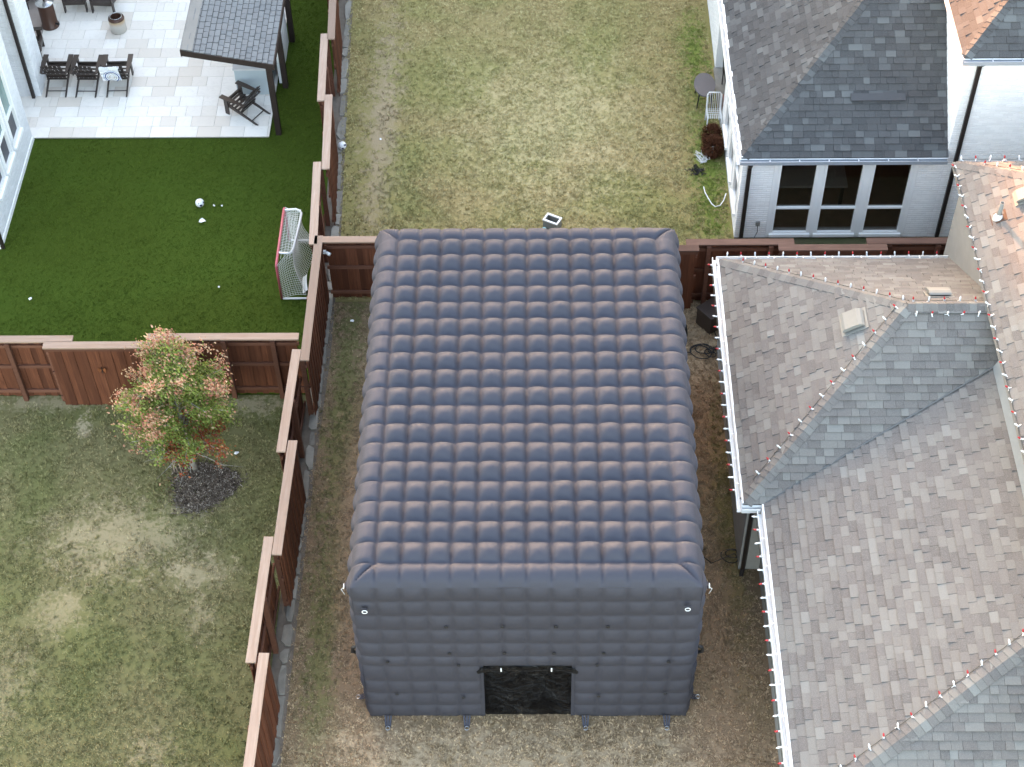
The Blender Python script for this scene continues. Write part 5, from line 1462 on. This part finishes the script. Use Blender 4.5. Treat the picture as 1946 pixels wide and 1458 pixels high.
# mulch
mu = MB()
ring = []
for k in range(28):
    a = 2 * math.pi * k / 28; r_ = (.68 + .10 * math.sin(3 * a + 1) + .05 * math.sin(7 * a)); ring.append((-7.2 + .86 * r_ * math.cos(a), 21.35 + .80 * r_ * math.sin(a), .014))
mu.face(ring)
for i in range(5200):
    a = random.uniform(0, 2 * math.pi); rr = math.sqrt(random.random()); r_ = (.68 + .10 * math.sin(3 * a + 1)) * rr * (random.uniform(.95, 1.12) if random.random() < .8 else random.uniform(1.0, 1.35))
    p = Vector((-7.2 + r_ * math.cos(a), 21.35 + r_ * .92 * math.sin(a), .02 + .05 * (1 - rr) + random.uniform(0, .015)))
    d = Vector((random.gauss(0, 1), random.gauss(0, 1), random.gauss(0, .35))).normalized() * random.uniform(.012, .045); s = d.cross(up).normalized() * random.uniform(.004, .011)
    mu.face([p - d - s, p + d - s, p + d + s + up * .006, p - d + s + up * .006], random.uniform(.02, .98))
def mulch_mat():
    t = NT('dark_wood_mulch'); c = t.ramp(t.attr('rnd'), [(0, (.040, .029, .022)), (.5, (.095, .072, .055)), (.85, (.19, .155, .125)), (1, (.40, .35, .29))]); return t.fin(c, .9, 0, .2)
tag(mu.build('mulch', mulch_mat()), 'dark wood chip mulch around the foot of the small tree', 'mulch', kind='stuff')
# bamboo-like stakes and low sprouts by the tree
for x, y, lab in ((-7.86, 21.72, 'pale stake left of the trunk, leaning'), (-7.78, 21.70, 'pale stake left of the trunk, upright'), (-7.66, 21.62, 'pale stake closest to the trunk')):
    b = MB(); b.tube([(x, y, 0), (x + random.uniform(-.04, .04), y + .03, .40)], .012, 6); tag(b.build('wooden_stake', M['cap_y']), lab, 'stake')
sh = thing('low_sprout', 'low yellow green sprout growing at the edge of the mulch bed', 'shrub', (-7.95, 21.2, 0))
V = []; T = []
for i in range(150):
    c = Vector((rt.gauss(-7.98, .16), rt.gauss(21.25, .2), abs(rt.gauss(.12, .10)))); s = rt.uniform(.02, .036); nrm = Vector((rt.gauss(0, .6), rt.gauss(0, .6), 1)).normalized()
    a_ = nrm.cross(Vector((rt.random(), rt.random(), rt.random()))).normalized(); bb_ = nrm.cross(a_); V += [c - a_ * s, c - bb_ * s * .5, c + a_ * s, c + bb_ * s * .5]
    T.append((*rt.choice([(.15, .15, .05), (.19, .13, .06), (.12, .14, .05)]), 1))
V = np.array([tuple(v - Vector((-7.95, 21.2, 0))) for v in V]); link_mesh('leaves', raw_mesh('leaves', V, np.arange(len(V)).reshape(-1, 4), leaf_mat(), {'tint': np.array(T)}), sh)

# ------------------------------------------------------------------ added unseen tree row, heights shaped to keep low sun off the yards
def sun_blocker():
    n = 26000
    x = RNG.uniform(-52, 8, n); y = RNG.uniform(53, 60, n)
    top = np.interp(x, [-1.6, -.8, .5, .9], [15.2, 12.5, 12.05, 9.8]) + 0.8 * (vnoise(x, y * 0, .35, 2) - .5) + .8 * (vnoise(x, y * 0, 1.3, 4) - .5)
    z = RNG.uniform(.2, 1, n) ** .8 * top
    s = RNG.uniform(.25, .55, n)
    d1 = RNG.normal(0, 1, (n, 3)); d1 /= np.linalg.norm(d1, axis=1)[:, None]; d2 = RNG.normal(0, 1, (n, 3)); d2 /= np.linalg.norm(d2, axis=1)[:, None]
    c = np.stack([x, y, z], 1)
    V = np.empty((n, 3, 3)); V[:, 0] = c - d1 * s[:, None]; V[:, 1] = c + d1 * s[:, None]; V[:, 2] = c + d2 * s[:, None] * 1.4
    V = V.reshape(-1, 3); V[:, 2] = np.maximum(V[:, 2], -.02); Fi = np.arange(len(V)).reshape(-1, 3)
    # dense inner mass
    xs = np.arange(-52, 8.5, 0.4); b0 = len(V); core = []; cf = []
    for xx in xs:
        h = float(np.interp(xx, [-1.6, -.8, .5, .9], [14.8, 12.1, 11.65, 9.4])) + 0.8 * (float(vnoise(np.array([xx]), np.array([0.0]), .35, 2)[0]) - .5)
        core += [(xx, 55, -.02), (xx, 55, h - .5), (xx, 56.5, h), (xx, 58, h - .5), (xx, 58, -.02)]
    for i in range(len(xs) - 1):
        for k in range(4):
            a = b0 + i * 5 + k; cf.append((a, a + 1, a + 6)); cf.append((a, a + 6, a + 5))
    me = raw_mesh('sun_blocker', np.vstack([V, np.array(core)]), np.vstack([Fi, np.array(cf)]), plain('sun_blocker_foliage', (.05, .075, .03), .8, 0, .2, .3, 2))
    return tag(link_mesh('sun_blocker', me), 'added row of trees out of view, shaped to block the low sun', 'trees', kind='stuff')
sun_blocker()
